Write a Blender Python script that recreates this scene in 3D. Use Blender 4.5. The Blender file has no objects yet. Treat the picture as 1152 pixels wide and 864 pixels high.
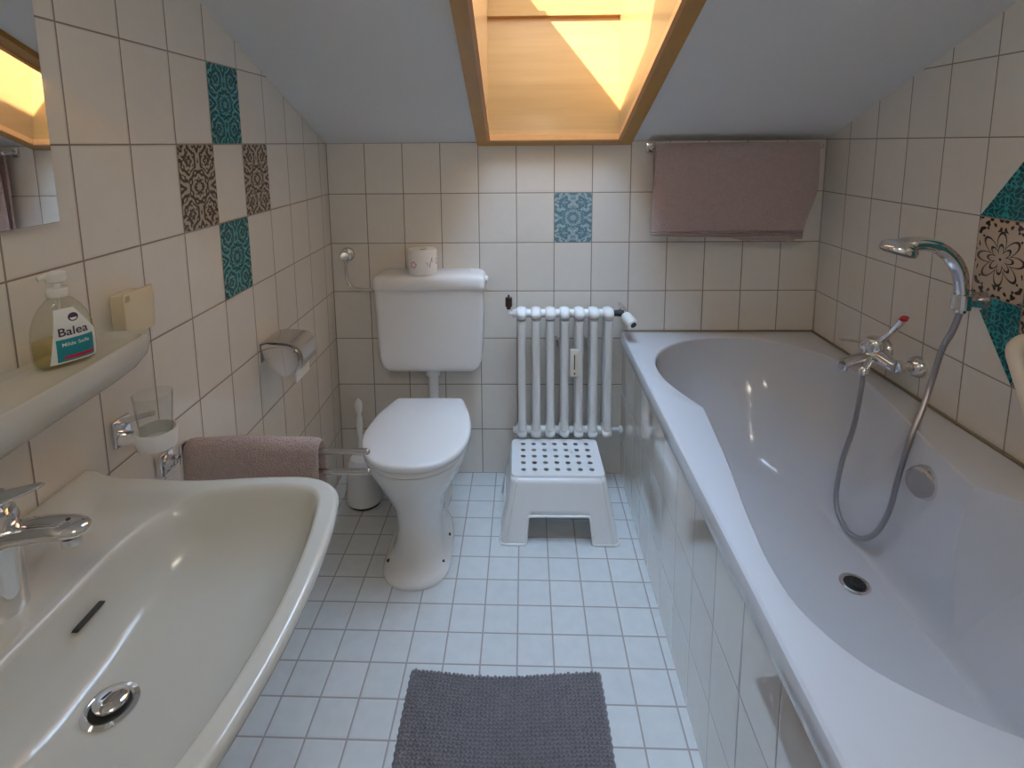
import bpy, bmesh, math, random
from math import sin, cos, pi, sqrt, atan2, radians, exp
from mathutils import Vector, Matrix
random.seed(7)
scn = bpy.context.scene
COL = scn.collection

# ------------------------------------------------------------ camera, light, exposure
cam = bpy.data.cameras.new('camera'); camo = bpy.data.objects.new('camera', cam); COL.objects.link(camo)
rx, ry, rz = -0.14697, 0.00898, 0.02323
R = Matrix.Rotation(rz, 3, 'Z') @ Matrix.Rotation(rx, 3, 'X') @ Matrix.Rotation(ry, 3, 'Y') @ Matrix.Rotation(pi / 2, 3, 'X')
camo.matrix_world = Matrix.Translation((0.7554, -2.2198, 1.3967)) @ R.to_4x4()
cam.sensor_width = 36; cam.lens = 631.24 / 1152 * 36
cam.shift_x = (576 - 567.8) / 1152; cam.shift_y = (254.2 - 432) / 1152
cam.clip_start = 0.02
scn.camera = camo

w = bpy.data.worlds.new('sky'); scn.world = w; w.use_nodes = True
bg = w.node_tree.nodes['Background']; bg.inputs[0].default_value = (0.48, 0.70, 1.0, 1); bg.inputs[1].default_value = 16.0

SUN = Vector((0.75, 1.0, -1.41)).normalized()
sl = bpy.data.lights.new('sun', 'SUN'); sl.energy = 28; sl.angle = radians(0.6); sl.color = (1.0, 0.90, 0.74)
so = bpy.data.objects.new('sun', sl); COL.objects.link(so); so.location = (0, -3, 5)
so.rotation_euler = SUN.to_track_quat('-Z', 'Y').to_euler()

FILL_STRENGTH = 17.0  # emission of the added fill light behind the viewer
scn.view_settings.view_transform = 'Standard'; scn.view_settings.look = 'None'
scn.view_settings.gamma = 1; scn.view_settings.use_curve_mapping = False
scn.view_settings.exposure = 0.45

# ------------------------------------------------------------ node maths helper
class Mat:
    def __init__(s, name):
        s.m = bpy.data.materials.new(name); s.m.use_nodes = True
        s.t = s.m.node_tree; s.N = s.t.nodes; s.L = s.t.links
        s.b = s.N['Principled BSDF']
    def node(s, t, **k):
        n = s.N.new(t)
        for a, v in k.items(): setattr(n, a, v)
        return n
    def coords(s):
        tc = s.node('ShaderNodeTexCoord'); sp = s.node('ShaderNodeSeparateXYZ')
        s.L.new(tc.outputs['Object'], sp.inputs[0])
        s.vec = tc.outputs['Object']
        return [E(s, sp.outputs[i]) for i in range(3)]
    def set(s, sock, v):
        if isinstance(v, E): s.L.new(v.o, sock)
        elif hasattr(v, 'is_output'): s.L.new(v, sock)
        elif isinstance(v, tuple) and len(v) == 3 and sock.type == 'RGBA': sock.default_value = (*v, 1)
        else: sock.default_value = v
    def P(s, **k):
        names = dict(color='Base Color', rough='Roughness', metal='Metallic', ior='IOR', trans='Transmission Weight',
                     coat='Coat Weight', coat_rough='Coat Roughness', sheen='Sheen Weight', spec='Specular IOR Level', alpha='Alpha',
                     emit='Emission Color', estr='Emission Strength', normal='Normal', sss='Subsurface Weight')
        for a, v in k.items(): s.set(s.b.inputs[names[a]], v)
        return s
    def mix(s, f, a, b):
        n = s.node('ShaderNodeMix', data_type='RGBA'); s.set(n.inputs[0], f); s.set(n.inputs[6], a); s.set(n.inputs[7], b)
        return n.outputs[2]
    def noise(s, scale, detail=2, vec=None, stretch=None, rough=.5):
        n = s.node('ShaderNodeTexNoise'); n.inputs['Scale'].default_value = scale; n.inputs['Detail'].default_value = detail
        n.inputs['Roughness'].default_value = rough
        v = vec or s.vec
        if stretch:
            mp = s.node('ShaderNodeMapping'); mp.inputs['Scale'].default_value = stretch; s.L.new(v, mp.inputs[0]); v = mp.outputs[0]
        s.L.new(v, n.inputs['Vector']); return E(s, n.outputs['Fac'])
    def bump(s, h, strength=.3, dist=.01, normal=None):
        n = s.node('ShaderNodeBump'); n.inputs['Strength'].default_value = strength; n.inputs['Distance'].default_value = dist
        s.set(n.inputs['Height'], h)
        if normal is not None: s.L.new(normal, n.inputs['Normal'])
        return n.outputs[0]
class E:
    def __init__(s, m, o): s.m = m; s.o = o
    def op(s, k, *a):
        n = s.m.node('ShaderNodeMath', operation=k); s.m.L.new(s.o, n.inputs[0])
        for i, v in enumerate(a): s.m.set(n.inputs[i + 1], v)
        return E(s.m, n.outputs[0])
    def __add__(s, o): return s.op('ADD', o)
    def __radd__(s, o): return s.op('ADD', o)
    def __sub__(s, o): return s.op('SUBTRACT', o)
    def __rsub__(s, o): return s.op('MULTIPLY', -1.0).op('ADD', o)
    def __mul__(s, o): return s.op('MULTIPLY', o)
    def __rmul__(s, o): return s.op('MULTIPLY', o)
    def __truediv__(s, o): return s.op('DIVIDE', o)
    def sin(s): return s.op('SINE')
    def cos(s): return s.op('COSINE')
    def abs(s): return s.op('ABSOLUTE')
    def sqrt(s): return s.op('SQRT')
    def floor(s): return s.op('FLOOR')
    def fract(s): return s.op('FRACT')
    def gt(s, o): return s.op('GREATER_THAN', o)
    def lt(s, o): return s.op('LESS_THAN', o)
    def min(s, o): return s.op('MINIMUM', o)
    def max(s, o): return s.op('MAXIMUM', o)
    def clamp(s):
        n = s.m.node('ShaderNodeClamp'); s.m.L.new(s.o, n.inputs[0]); return E(s.m, n.outputs[0])
    def atan2(s, o): return s.op('ARCTAN2', o)
    def step(s, a, b):
        n = s.m.node('ShaderNodeMapRange', interpolation_type='SMOOTHSTEP'); s.m.L.new(s.o, n.inputs[0])
        s.m.set(n.inputs[1], a); s.m.set(n.inputs[2], b); return E(s.m, n.outputs[0])

def simple(name, color, rough=.5, **k):
    m = Mat(name); m.P(color=color, rough=rough, **k); return m.m

def tile_mat(name, ua, va, pu, pv, ou, ov, gw, color, grout, rough, mottle=.03, rot=0., wav=.12, coat=.25, cr=.06):
    m = Mat(name); c = m.coords(); u, v = c[ua], c[va]
    if rot:
        u, v = (u * cos(rot) + v * sin(rot)), (v * cos(rot) - u * sin(rot))
    u = (u - ou) / pu; v = (v - ov) / pv
    fu, fv = u.fract(), v.fract()
    du = fu.min(1.0 - fu) * pu; dv = fv.min(1.0 - fv) * pv
    d = du.min(dv)
    mask = d.step(gw * .42, gw * .62)
    # each tile slightly different in tone
    cb = m.node('ShaderNodeCombineXYZ'); m.set(cb.inputs[0], u.floor()); m.set(cb.inputs[1], v.floor())
    wn = m.node('ShaderNodeTexWhiteNoise', noise_dimensions='2D'); m.L.new(cb.outputs[0], wn.inputs['Vector'])
    rnd = E(m, wn.outputs['Value'])
    mot = m.noise(28, 3)
    tone = (rnd - .5) * .05 + (mot - .5) * (mottle * 2) + 1.0
    vm = m.node('ShaderNodeVectorMath', operation='SCALE'); vm.inputs[0].default_value = color; m.L.new(tone.o, vm.inputs['Scale'])
    m.P(color=m.mix(mask, grout, vm.outputs[0]), rough=(1.0 - mask) * .6 + rough, ior=1.5)
    h = d.step(gw * .35, gw * 1.6) * 1.0
    n1 = m.bump(h, .5, .0012)
    n2 = m.bump(m.noise(9, 1) + m.noise(70, 1) * .05, wav, .004, n1)
    m.P(normal=n2, coat=mask * coat, coat_rough=cr)
    return m.m

WT = (0.80, 0.757, 0.69); GR = (0.28, 0.235, 0.20)
M = {}
M['tile_back'] = tile_mat('white_tile_back', 0, 2, .15, .2, .001, 0, .0032, WT, GR, .10)
M['tile_left'] = tile_mat('white_tile_left', 1, 2, .15, .2, -.079, 0, .0032, WT, GR, .07)
M['tile_right'] = tile_mat('white_tile_right', 1, 2, .15, .2, -.006, 0, .0032, WT, GR, .10)
M['tile_panel'] = tile_mat('white_tile_panel', 1, 2, .15, .2, .01, -.028, .0032, WT, GR, .03, wav=.02, coat=1., cr=.015)
M['tile_floor'] = tile_mat('floor_tile', 0, 1, .1002, .1002, .0577, -.5844, .0042, (.70, .72, .72), (.42, .38, .37), .30, mottle=.09, rot=-.0132, wav=.05, coat=.1, cr=.15)
def plaster():
    m = Mat('ceiling_plaster'); m.coords(); m.P(color=(.80, .80, .80), rough=.9, normal=m.bump(m.noise(60, 3), .25, .004)); return m.m
M['plaster'] = plaster()
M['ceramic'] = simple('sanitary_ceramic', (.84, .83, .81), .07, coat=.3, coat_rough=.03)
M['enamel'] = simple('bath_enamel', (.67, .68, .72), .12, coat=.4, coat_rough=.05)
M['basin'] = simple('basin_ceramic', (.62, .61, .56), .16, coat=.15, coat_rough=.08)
M['plastic'] = simple('white_plastic', (.84, .84, .84), .28)
M['seat'] = simple('seat_plastic', (.85, .85, .85), .14)
M['cistern'] = simple('cistern_plastic', (.83, .82, .81), .25)
M['chrome'] = simple('chrome', (.78, .78, .79), .07, metal=1.0)
M['steel'] = simple('brushed_steel', (.62, .60, .58), .22, metal=1.0)
M['hosem'] = simple('steel_hose', (.42, .40, .42), .28, metal=1.0)
M['dark'] = simple('dark_plastic', (.02, .02, .022), .4)
M['hole'] = simple('dark_drain', (.03, .03, .03), .5)
M['cream'] = simple('cream_plastic', (.80, .70, .50), .4)
M['creamw'] = simple('ivory_plastic', (.86, .78, .66), .3)
M['red'] = simple('red_mark', (.6, .02, .03), .4)
M['brown'] = simple('brown_cap', (.045, .018, .012), .45)
M['radpaint'] = simple('radiator_enamel', (.84, .85, .85), .25)
M['ivorylab'] = simple('meter_plastic', (.80, .74, .64), .45)
M['door'] = simple('door_paint', (.75, .73, .70), .5)
M['silicone'] = simple('aged_silicone', (.30, .25, .18), .6)
def wood(name, ax, base=(.78, .42, .13), dark=(.55, .24, .055), plank=None, rough=.32):
    m = Mat(name); c = m.coords()
    st = [14, 14, 14]; st[ax] = 0.9
    n = m.noise(3.2, 5, stretch=tuple(st), rough=.6); n2 = m.noise(1.5, 2, stretch=tuple(3 if i != ax else .5 for i in range(3)))
    f = (n * .75 + n2 * .4 - .25).clamp()
    if plank is not None:
        pa, pw = plank
        q = (c[pa] / pw); fr = q.fract(); rn = (q.floor() * 12.9898).sin() * 43758.5
        f = (f + (rn.fract() - .5) * .35).clamp()
    m.P(color=m.mix(f, base, dark), rough=rough, coat=.25, coat_rough=.15, normal=m.bump(n, .08, .002))
    return m.m
M['wood_x'] = wood('pine_board', 0, plank=(2, .085), base=(.47, .27, .095), dark=(.31, .155, .04))
M['wood_z'] = wood('pine_side', 1, base=(.50, .30, .12), dark=(.38, .20, .07))
M['case_y'] = wood('stained_casing', 1, base=(.60, .32, .075), dark=(.42, .19, .035))
M['case_x'] = wood('stained_casing_cross', 0, base=(.60, .32, .075), dark=(.42, .19, .035))
M['bead'] = wood('pine_bead', 1, base=(.80, .42, .16), dark=(.70, .30, .10))

def glass(name, color=(1, 1, 1), tr=.93, rough=.02):
    m = bpy.data.materials.new(name); m.use_nodes = True; t = m.node_tree; t.nodes.remove(t.nodes['Principled BSDF'])
    o = t.nodes['Material Output']; a = t.nodes.new('ShaderNodeBsdfTransparent'); a.inputs[0].default_value = (*[c * tr for c in color], 1)
    g = t.nodes.new('ShaderNodeBsdfGlossy'); g.inputs['Roughness'].default_value = rough
    lw = t.nodes.new('ShaderNodeLayerWeight'); pw = t.nodes.new('ShaderNodeMath'); pw.operation = 'POWER'; pw.inputs[1].default_value = 4
    t.links.new(lw.outputs['Facing'], pw.inputs[0])
    fr = t.nodes.new('ShaderNodeMath'); fr.operation = 'MULTIPLY_ADD'; fr.inputs[1].default_value = .85; fr.inputs[2].default_value = .04; t.links.new(pw.outputs[0], fr.inputs[0])
    mx = t.nodes.new('ShaderNodeMixShader'); t.links.new(fr.outputs[0], mx.inputs[0]); t.links.new(a.outputs[0], mx.inputs[1]); t.links.new(g.outputs[0], mx.inputs[2])
    t.links.new(mx.outputs[0], o.inputs[0]); return m
M['glass'] = glass('window_glass')
M['tumbler'] = glass('clear_glass', (.98, .99, .985), .99)
M['bottle'] = glass('clear_bottle', (.97, .98, .94), .97)
M['liquid'] = glass('soap_liquid', (.96, .94, .74), .93, .05)
M['pumpm'] = simple('pump_plastic', (.80, .80, .76), .25)
M['mirror'] = simple('mirror_silver', (.86, .87, .88), .01, metal=1.0)
def emis(name, c, s):
    m = Mat(name); m.P(color=(.8, .8, .8), emit=c, estr=s); return m.m
M['fillglow'] = emis('fill_emitter', (1.0, .90, .76), FILL_STRENGTH)  # glowing surface of the added fill light

def terry(name, col, sc=260, str_=.9, stripes=None):
    m = Mat(name); c = m.coords()
    n = m.noise(sc, 3); n2 = m.noise(sc * .25, 2)
    m2 = m.mix((n * .6 + n2 * .4), tuple(x * .72 for x in col), tuple(min(1, x * 1.22) for x in col))
    h = n + n2 * .8
    if stripes:
        ax, lo, hi, per = stripes
        band = c[ax].gt(lo) * c[ax].lt(hi)
        h = h * (1.0 - band * .8) + (c[ax] * (2 * pi / per)).sin() * band * 1.2
    m.P(color=m2, rough=.95, sheen=.3, normal=m.bump(h, str_, .004)); return m.m
TW = (.50, .39, .38)
M['towel'] = terry('mauve_terry', TW, 240, .9, (2, 1.035, 1.06, .009))
M['towel2'] = terry('mauve_terry_small', (.52, .40, .38), 300, 1.0)
def chenille():
    m = Mat('grey_chenille'); m.coords()
    n = m.noise(420, 2); n2 = m.noise(38, 2)
    m.P(color=m.mix((n * .5 + n2 * .5), (.115, .105, .115), (.30, .28, .30)), rough=.97, sheen=.35, normal=m.bump(n, .8, .003)); return m.m
M['mat'] = chenille()
M['tissue'] = (lambda m: (m.coords(), m.P(color=(.86, .84, .81), rough=.9, normal=m.bump(m.noise(180, 2), .3, .002)), m.m)[-1])(Mat('tissue_paper'))
M['card'] = simple('card_tube', (.30, .24, .19), .9)
M['pink'] = simple('pink_print', (.75, .28, .36), .8)
M['greyprint'] = simple('grey_print', (.25, .27, .27), .8)

def mandala(name, hw, hh, cols, ua, va, petals=12, f1=9., f2=13., sq=True, rough=.12, soft=.18, mode=0):
    """ornamental tile: folded rosettes drawn with sines in tile coordinates"""
    m = Mat(name); c = m.coords(); u, v = c[ua] / hw, c[va] / hw
    au, av = u.abs(), v.abs()
    def rosette(cx, cy, n, k, ph, amp):
        x, y = au - cx, av - cy
        r = (x * x + y * y).sqrt(); th = y.atan2(x)
        return (r * (k * .8) + ph).sin() * .7 + (th * n).cos() * (r * (k * 1.25) + ph * 2).sin() * .95
    a = rosette(0, 0, petals, f1 * 2.2, 0., 1.5)
    b = rosette(1.0, hh / hw, 8, f1 * 1.9, 1.2, 1.3)
    d = rosette(.52, .62 * hh / hw, 6, f2 * 1.7, 2.0, 1.4)
    e = (au * f2 * 1.3).sin() * (av * f2 * 1.1).cos()
    r0 = (u * u + v * v).sqrt()
    core = r0.lt(.62)
    far = ((au - 1.0) * (au - 1.0) + (av - hh / hw) * (av - hh / hw)).sqrt().lt(.55)
    if mode == 1:      # one big open flower
        th = v.atan2(u)
        pet = (th * 4.0).cos().abs() * .50 + .40
        fl = (r0 - pet).abs().lt(.05).max((r0 - pet * .55).abs().lt(.045)).max((th * 8.0).sin().abs().lt(.10) * r0.gt(.14) * r0.lt(.45))
        bg2 = (b + d * .8 + e * .6)
        val = fl.max(bg2.gt(.55) * r0.gt(.92)).max(r0.lt(.05))
        f = val
        col = m.mix(f, cols[1], cols[0])
        m.P(color=col, rough=rough); return m.m
    if mode == 2:      # round maze of arabesques
        g = (au * 16 + (av * 15).sin() * 1.7).sin() + (av * 17 + (au * 14).sin() * 1.7).sin() * .9 + d * .35
        f = g.abs().step(.45, .8)
        k = (au * 8.0).cos() * (av * 8.0).cos()
        col = m.mix(f, cols[1], m.mix(k.step(-.1, .3), cols[0], cols[2]))
        m.P(color=col, rough=rough); return m.m
    g = a * core + (1.0 - core) * (d * (1.0 - far) + b * far) + e * .45
    f = g.step(-soft, soft)
    col = m.mix(f, cols[0], cols[1])
    hl = (g - .75).abs().lt(.12)
    col = m.mix(hl, col, cols[2])
    m.P(color=col, rough=rough); return m.m
TEAL = ((.006, .06, .08), (.03, .36, .40), (.30, .62, .62))
SAND = ((.07, .045, .035), (.52, .44, .34), (.36, .29, .22))
M['d_teal_l'] = mandala('teal_ornament', .074, .099, TEAL, 1, 2, 12, 14, 20)
M['d_sand_l'] = mandala('sand_ornament', .074, .099, SAND, 1, 2, 8, 13, 18)
M['d_blue_b'] = mandala('blue_ornament', .074, .099, ((.13, .25, .30), (.33, .46, .50), (.55, .62, .63)), 0, 2, 16, 12, 10, soft=.5)
M['d_sand_r'] = mandala('sand_flower', .074, .099, ((.03, .018, .015), (.60, .47, .36), (.4, .3, .2)), 1, 2, mode=1)
M['d_teal_r'] = mandala('teal_arabesque', .074, .099, ((.005, .10, .12), (.02, .38, .40), (.004, .07, .09)), 1, 2, mode=2)

# ------------------------------------------------------------ mesh building
class B:
    def __init__(s): s.v = []; s.f = []
    def add(s, vs, fs):
        o = len(s.v); s.v += [Vector(v) for v in vs]; s.f += [tuple(i + o for i in f) for f in fs]; return s
    def bm_add(s, bm, mat=None):
        bm.verts.index_update()
        s.add([(mat @ v.co if mat else v.co.copy()) for v in bm.verts], [tuple(v.index for v in f.verts) for f in bm.faces]); bm.free(); return s
    def box(s, a, b, bev=0., seg=2, mat=None):
        bm = bmesh.new(); bmesh.ops.create_cube(bm, size=1)
        a, b = Vector(a), Vector(b); c = (a + b) / 2; d = b - a
        for v in bm.verts: v.co = Vector((v.co.x * d.x, v.co.y * d.y, v.co.z * d.z)) + c
        if bev > 0: bmesh.ops.bevel(bm, geom=list(bm.edges), offset=bev, segments=seg, profile=.5, affect='EDGES')
        return s.bm_add(bm, mat)
    def loft(s, rings, cap0=True, cap1=True, closed=True):
        n = len(rings[0]); vs = [p for r in rings for p in r]; fs = []
        for k in range(len(rings) - 1):
            for i in range(n if closed else n - 1):
                j = (i + 1) % n; fs.append((k * n + i, k * n + j, (k + 1) * n + j, (k + 1) * n + i))
        if closed and cap0: fs.append(tuple(reversed(range(n))))
        if closed and cap1: fs.append(tuple((len(rings) - 1) * n + i for i in range(n)))
        return s.add(vs, fs)
    def lathe(s, prof, c=(0, 0, 0), axis=(0, 0, 1), n=32, cap0=True, cap1=True):
        ax = Vector(axis).normalized(); q = ax.to_track_quat('Z', 'Y'); c = Vector(c)
        return s.loft([[c + q @ Vector((r * cos(2 * pi * i / n), r * sin(2 * pi * i / n), z)) for i in range(n)] for r, z in prof], cap0, cap1)
    def tube(s, path, r, n=12, cap=True, sub=1, flat=None):
        path = [Vector(p) for p in path]
        rr = r if isinstance(r, (list, tuple)) else [r] * len(path)
        if sub > 1: path, rr = smooth(path, rr, sub)
        rings = []; up = None
        for i, p in enumerate(path):
            t = (path[min(i + 1, len(path) - 1)] - path[max(i - 1, 0)]).normalized()
            if up is None:
                up = Vector((0, 0, 1)) if abs(t.z) < .9 else Vector((1, 0, 0))
            up = (up - t * up.dot(t)).normalized(); sd = t.cross(up)
            fl = flat if flat else 1.
            rings.append([p + (up * cos(2 * pi * k / n) * fl + sd * sin(2 * pi * k / n)) * rr[i] for k in range(n)])
        return s.loft(rings, cap, cap)
    def ball(s, c, r, n=20, sc=(1, 1, 1)):
        bm = bmesh.new(); bmesh.ops.create_uvsphere(bm, u_segments=n, v_segments=n // 2, radius=r)
        return s.bm_add(bm, Matrix.Translation(c) @ Matrix.Diagonal((*sc, 1)))
    def xform(s, mat):
        s.v = [mat @ v for v in s.v]; return s
def smooth(path, rr, sub):
    out, ro = [], []
    n = len(path)
    for i in range(n - 1):
        p0, p1, p2, p3 = path[max(i - 1, 0)], path[i], path[i + 1], path[min(i + 2, n - 1)]
        for k in range(sub):
            t = k / sub
            out.append(.5 * ((2 * p1) + (p2 - p0) * t + (2 * p0 - 5 * p1 + 4 * p2 - p3) * t * t + (3 * p1 - p0 - 3 * p2 + p3) * t ** 3))
            ro.append(rr[i] * (1 - t) + rr[i + 1] * t)
    out.append(path[-1]); ro.append(rr[-1]); return out, ro

def wloc(o):
    l = Vector((0, 0, 0))
    while o: l += o.location; o = o.parent
    return l
def obj(name, b, mat, parent=None, label=None, cat=None, group=None, kind=None, origin=None, ang=35, recalc=True):
    base = wloc(parent) if parent else Vector(origin) if origin is not None else Vector((0, 0, 0))
    me = bpy.data.meshes.new(name)
    me.from_pydata([tuple(v - base) for v in b.v], [], b.f)
    bm = bmesh.new(); bm.from_mesh(me)
    bmesh.ops.remove_doubles(bm, verts=bm.verts, dist=1e-6)
    if recalc: bmesh.ops.recalc_face_normals(bm, faces=bm.faces)
    ca = radians(ang)
    for f in bm.faces: f.smooth = True
    for e in bm.edges:
        if len(e.link_faces) == 2 and e.calc_face_angle(0) > ca: e.smooth = False
    bm.to_mesh(me); bm.free()
    me.materials.append(M[mat] if isinstance(mat, str) else mat)
    o = bpy.data.objects.new(name, me); COL.objects.link(o)
    if parent: o.parent = parent
    elif origin is not None: o.location = origin
    if label: o['label'] = label
    if cat: o['category'] = cat
    if group: o['group'] = group
    if kind: o['kind'] = kind
    return o
def thing(name, loc, label, cat, group=None):
    o = bpy.data.objects.new(name, None); COL.objects.link(o); o.location = loc; o.empty_display_size = .05
    o['label'] = label; o['category'] = cat
    if group: o['group'] = group
    return o
def struct(name, b, mat, parent=None, **k):
    return obj(name, b, mat, parent, kind='structure' if not parent else None, **k)

# ------------------------------------------------------------ room shell
W, YB, SL = 1.95, -2.9, 0.402     # width, rear wall, ceiling slope (rise per metre towards the camera)
ZF = 2.38                          # flat ceiling behind
YF = -(ZF - 1.4) / SL
def zc(y): return 1.4 - SL * y
struct('floor', B().box((-.1, YB - .1, -.1), (W + .1, .1, 0)), 'tile_floor')
struct('wall_back', B().box((-.1, 0, 0), (W + .1, .1, 1.4)), 'tile_back')
def sidewall(x0, x1):
    pr = [(0.0, 0), (0.0, 1.4), (YF, ZF), (YB, ZF), (YB, 0)]
    n = len(pr); vs = [(x0, y, z) for y, z in pr] + [(x1, y, z) for y, z in pr]
    fs = [tuple(range(n)), tuple(reversed(range(n, 2 * n)))] + [(i, (i + 1) % n, n + (i + 1) % n, n + i) for i in range(n)]
    return B().add(vs, fs)
struct('wall_left', sidewall(-.1, 0), 'tile_left')
struct('wall_right', sidewall(W, W + .1), 'tile_right')
struct('wall_rear', B().box((0, YB - .1, 0), (W, YB, ZF)), 'door')
d1 = struct('door_1', B().box((.5, YB, 0), (1.3, YB + .03, 2.0), .004), 'door')
# ceiling with the shaft opening
OX0, OX1, OY0, OY1 = .645, 1.147, -.055, -1.18
def slope_pt(x, y, up=0): return (x, y, zc(y) + up)
cb = B()
def cquad(x0, x1, y0, y1):
    cb.add([slope_pt(x0, y0), slope_pt(x1, y0), slope_pt(x1, y1), slope_pt(x0, y1),
            slope_pt(x0, y0, .08), slope_pt(x1, y0, .08), slope_pt(x1, y1, .08), slope_pt(x0, y1, .08)],
           [(0, 1, 2, 3), (7, 6, 5, 4), (0, 4, 5, 1), (1, 5, 6, 2), (2, 6, 7, 3), (3, 7, 4, 0)])
cquad(-.1, OX0 - .012, .05, YF); cquad(OX1 + .012, W + .1, .05, YF)
cquad(OX0 - .012, OX1 + .012, .05, OY0 + .022); cquad(OX0 - .012, OX1 + .012, OY1 - .005, YF)
cb.box((-.1, YB - .1, ZF), (W + .1, YF, ZF + .08))
struct('ceiling', cb, 'plaster', recalc=True)
# caulk lines where bath meets tiles are with the bath

# shaft: height from ceiling to the roof window
DZ1, DZ2 = .47, .74
def prism(prof, ax, lo, hi):     # prof in the other two axes
    n = len(prof); vs = []
    for t in (lo, hi):
        for a, b in prof:
            vs.append({0: (t, a, b), 1: (a, t, b), 2: (a, b, t)}[ax])
    return B().add(vs, [tuple(range(n)), tuple(reversed(range(n, 2 * n)))] + [(i, (i + 1) % n, n + (i + 1) % n, n + i) for i in range(n)])
# lower board (faces the room), upper board, side boards
struct('trim_1', prism([(OY0, zc(OY0) - .0), (OY0 + .02, zc(OY0) - .005), (.035, 1.4 + DZ1), (.005, 1.4 + DZ1)], 0, OX0 - .012, OX1 + .012), 'wood_x')
struct('trim_2', prism([(OY1, zc(OY1)), (OY1 - .02, zc(OY1)), (OY1 - .02, zc(OY1) + DZ2), (OY1, zc(OY1) + DZ2)], 0, OX0 - .012, OX1 + .012), 'wood_x')
for nm, a, b in (('trim_3', OX0 - .02, OX0), ('trim_4', OX1, OX1 + .02)):
    struct(nm, prism([(OY0 + .005, zc(OY0)), (.06, 1.4 + DZ1 * .98), (.06, zc(.06) + DZ2), (OY1 - .01, zc(OY1) + DZ2), (OY1 - .01, zc(OY1))], 0, a, b), 'wood_z')
# casing on the ceiling
def casing(nm, x0, x1, y0, y1, mat, t=.016):
    b = B().add([slope_pt(x0, y0, .0), slope_pt(x1, y0, .0), slope_pt(x1, y1, .0), slope_pt(x0, y1, .0),
                 slope_pt(x0, y0, -t), slope_pt(x1, y0, -t), slope_pt(x1, y1, -t), slope_pt(x0, y1, -t)],
                [(0, 1, 2, 3), (7, 6, 5, 4), (0, 4, 5, 1), (1, 5, 6, 2), (2, 6, 7, 3), (3, 7, 4, 0)])
    struct(nm, b, mat)
casing('trim_5', OX0 - .046, OX0 + .004, -.002, OY1 - .05, 'case_y')
casing('trim_6', OX1 - .004, OX1 + .052, -.002, OY1 - .05, 'case_y')
casing('trim_7', OX0 + .004, OX1 - .004, -.002, OY0 - .004, 'case_x')
casing('trim_8', OX0 + .004, OX1 - .004, OY1, OY1 - .05, 'case_x')
# small light bead inside the casing
casing('trim_9', OX0 - .004, OX0 + .008, OY0 - .004, OY1, 'bead', .021)
casing('trim_10', OX1 - .008, OX1 + .004, OY0 - .004, OY1, 'bead', .021)
casing('trim_11', OX0 + .008, OX1 - .008, OY0 + .003, OY0 - .012, 'bead', .021)

# roof window
win = B()
def slab(x0, x1, y0, y1, z0, z1):
    return ([slope_pt(x0, y0, z0), slope_pt(x1, y0, z0), slope_pt(x1, y1, z0), slope_pt(x0, y1, z0),
             slope_pt(x0, y0, z1), slope_pt(x1, y0, z1), slope_pt(x1, y1, z1), slope_pt(x0, y1, z1)],
            [(3, 2, 1, 0), (4, 5, 6, 7), (0, 1, 5, 4), (1, 2, 6, 5), (2, 3, 7, 6), (3, 0, 4, 7)])
win.add(*slab(OX0 - .03, OX1 + .04, .09, -.012, DZ1 - .005, DZ1 + .013))      # ledge
win.add(*slab(OX0 - .03, OX1 + .04, .09, .035, DZ1 + .01, DZ2 + .03))          # lower rail
win.add(*slab(OX0 - .05, OX0 - .02, .09, OY1 - .06, DZ2 - .06, DZ2 + .03))
win.add(*slab(OX1 + .02, OX1 + .05, .09, OY1 - .06, DZ2 - .06, DZ2 + .03))
win.add(*slab(OX0 - .05, OX1 + .05, OY1 - .02, OY1 - .07, DZ2 - .06, DZ2 + .03))
w1 = struct('window_1', win, 'wood_x')
obj('sash_frame', (lambda b: [b.add(*slab(OX0, OX1, .034, -.03, DZ2 - .02, DZ2 + .02)), b.add(*slab(OX0 - .02, OX0 + .012, .03, OY1, DZ2 - .02, DZ2 + .02)),
     b.add(*slab(OX1 - .012, OX1 + .02, .03, OY1, DZ2 - .02, DZ2 + .02)), b.add(*slab(OX0, OX1, OY1 + .05, OY1, DZ2 - .02, DZ2 + .02))][0])(B()), 'wood_x', w1)
obj('pane', B().add(*slab(OX0, OX1, -.02, OY1 + .02, DZ2, DZ2 + .004)), 'glass', w1)

# ------------------------------------------------------------ decorated tiles
def decal_poly(name, pts, axis, plane, t, mat, label, centre):
    """pts 2-D in the wall plane, thin tile standing t proud of the wall"""
    n = len(pts)
    if axis == 0: vs = [(plane, a, b) for a, b in pts] + [(plane + t, a, b) for a, b in pts]
    else: vs = [(a, plane, b) for a, b in pts] + [(a, plane + t, b) for a, b in pts]
    b = B().add(vs, [tuple(range(n)), tuple(reversed(range(n, 2 * n)))] + [(i, (i + 1) % n, n + (i + 1) % n, n + i) for i in range(n)])
    return obj(name, b, mat, label=label, cat='tile', origin=centre)
def lt(y0, z0, mat, label):
    g = .0016; y1, z1 = y0 + .15, z0 + .2
    decal_poly('ornamental_tile', [(y0 + g, z0 + g), (y1 - g, z0 + g), (y1 - g, z1 - g), (y0 + g, z1 - g)], 0, 0, .0008, mat, label, (0, y0 + .075, z0 + .1))
lt(-.829, 1.4, 'd_teal_l', 'teal mosaic-patterned tile at the top of the cross on the left wall')
lt(-.829, 1.0, 'd_teal_l', 'teal patterned tile at the bottom of the cross on the left wall')
lt(-.979, 1.2, 'd_sand_l', 'brown and cream patterned tile on the left wall, nearer the mirror')
lt(-.679, 1.2, 'd_sand_l', 'brown and cream patterned tile on the left wall, nearer the back corner')
g = .0016
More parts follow.
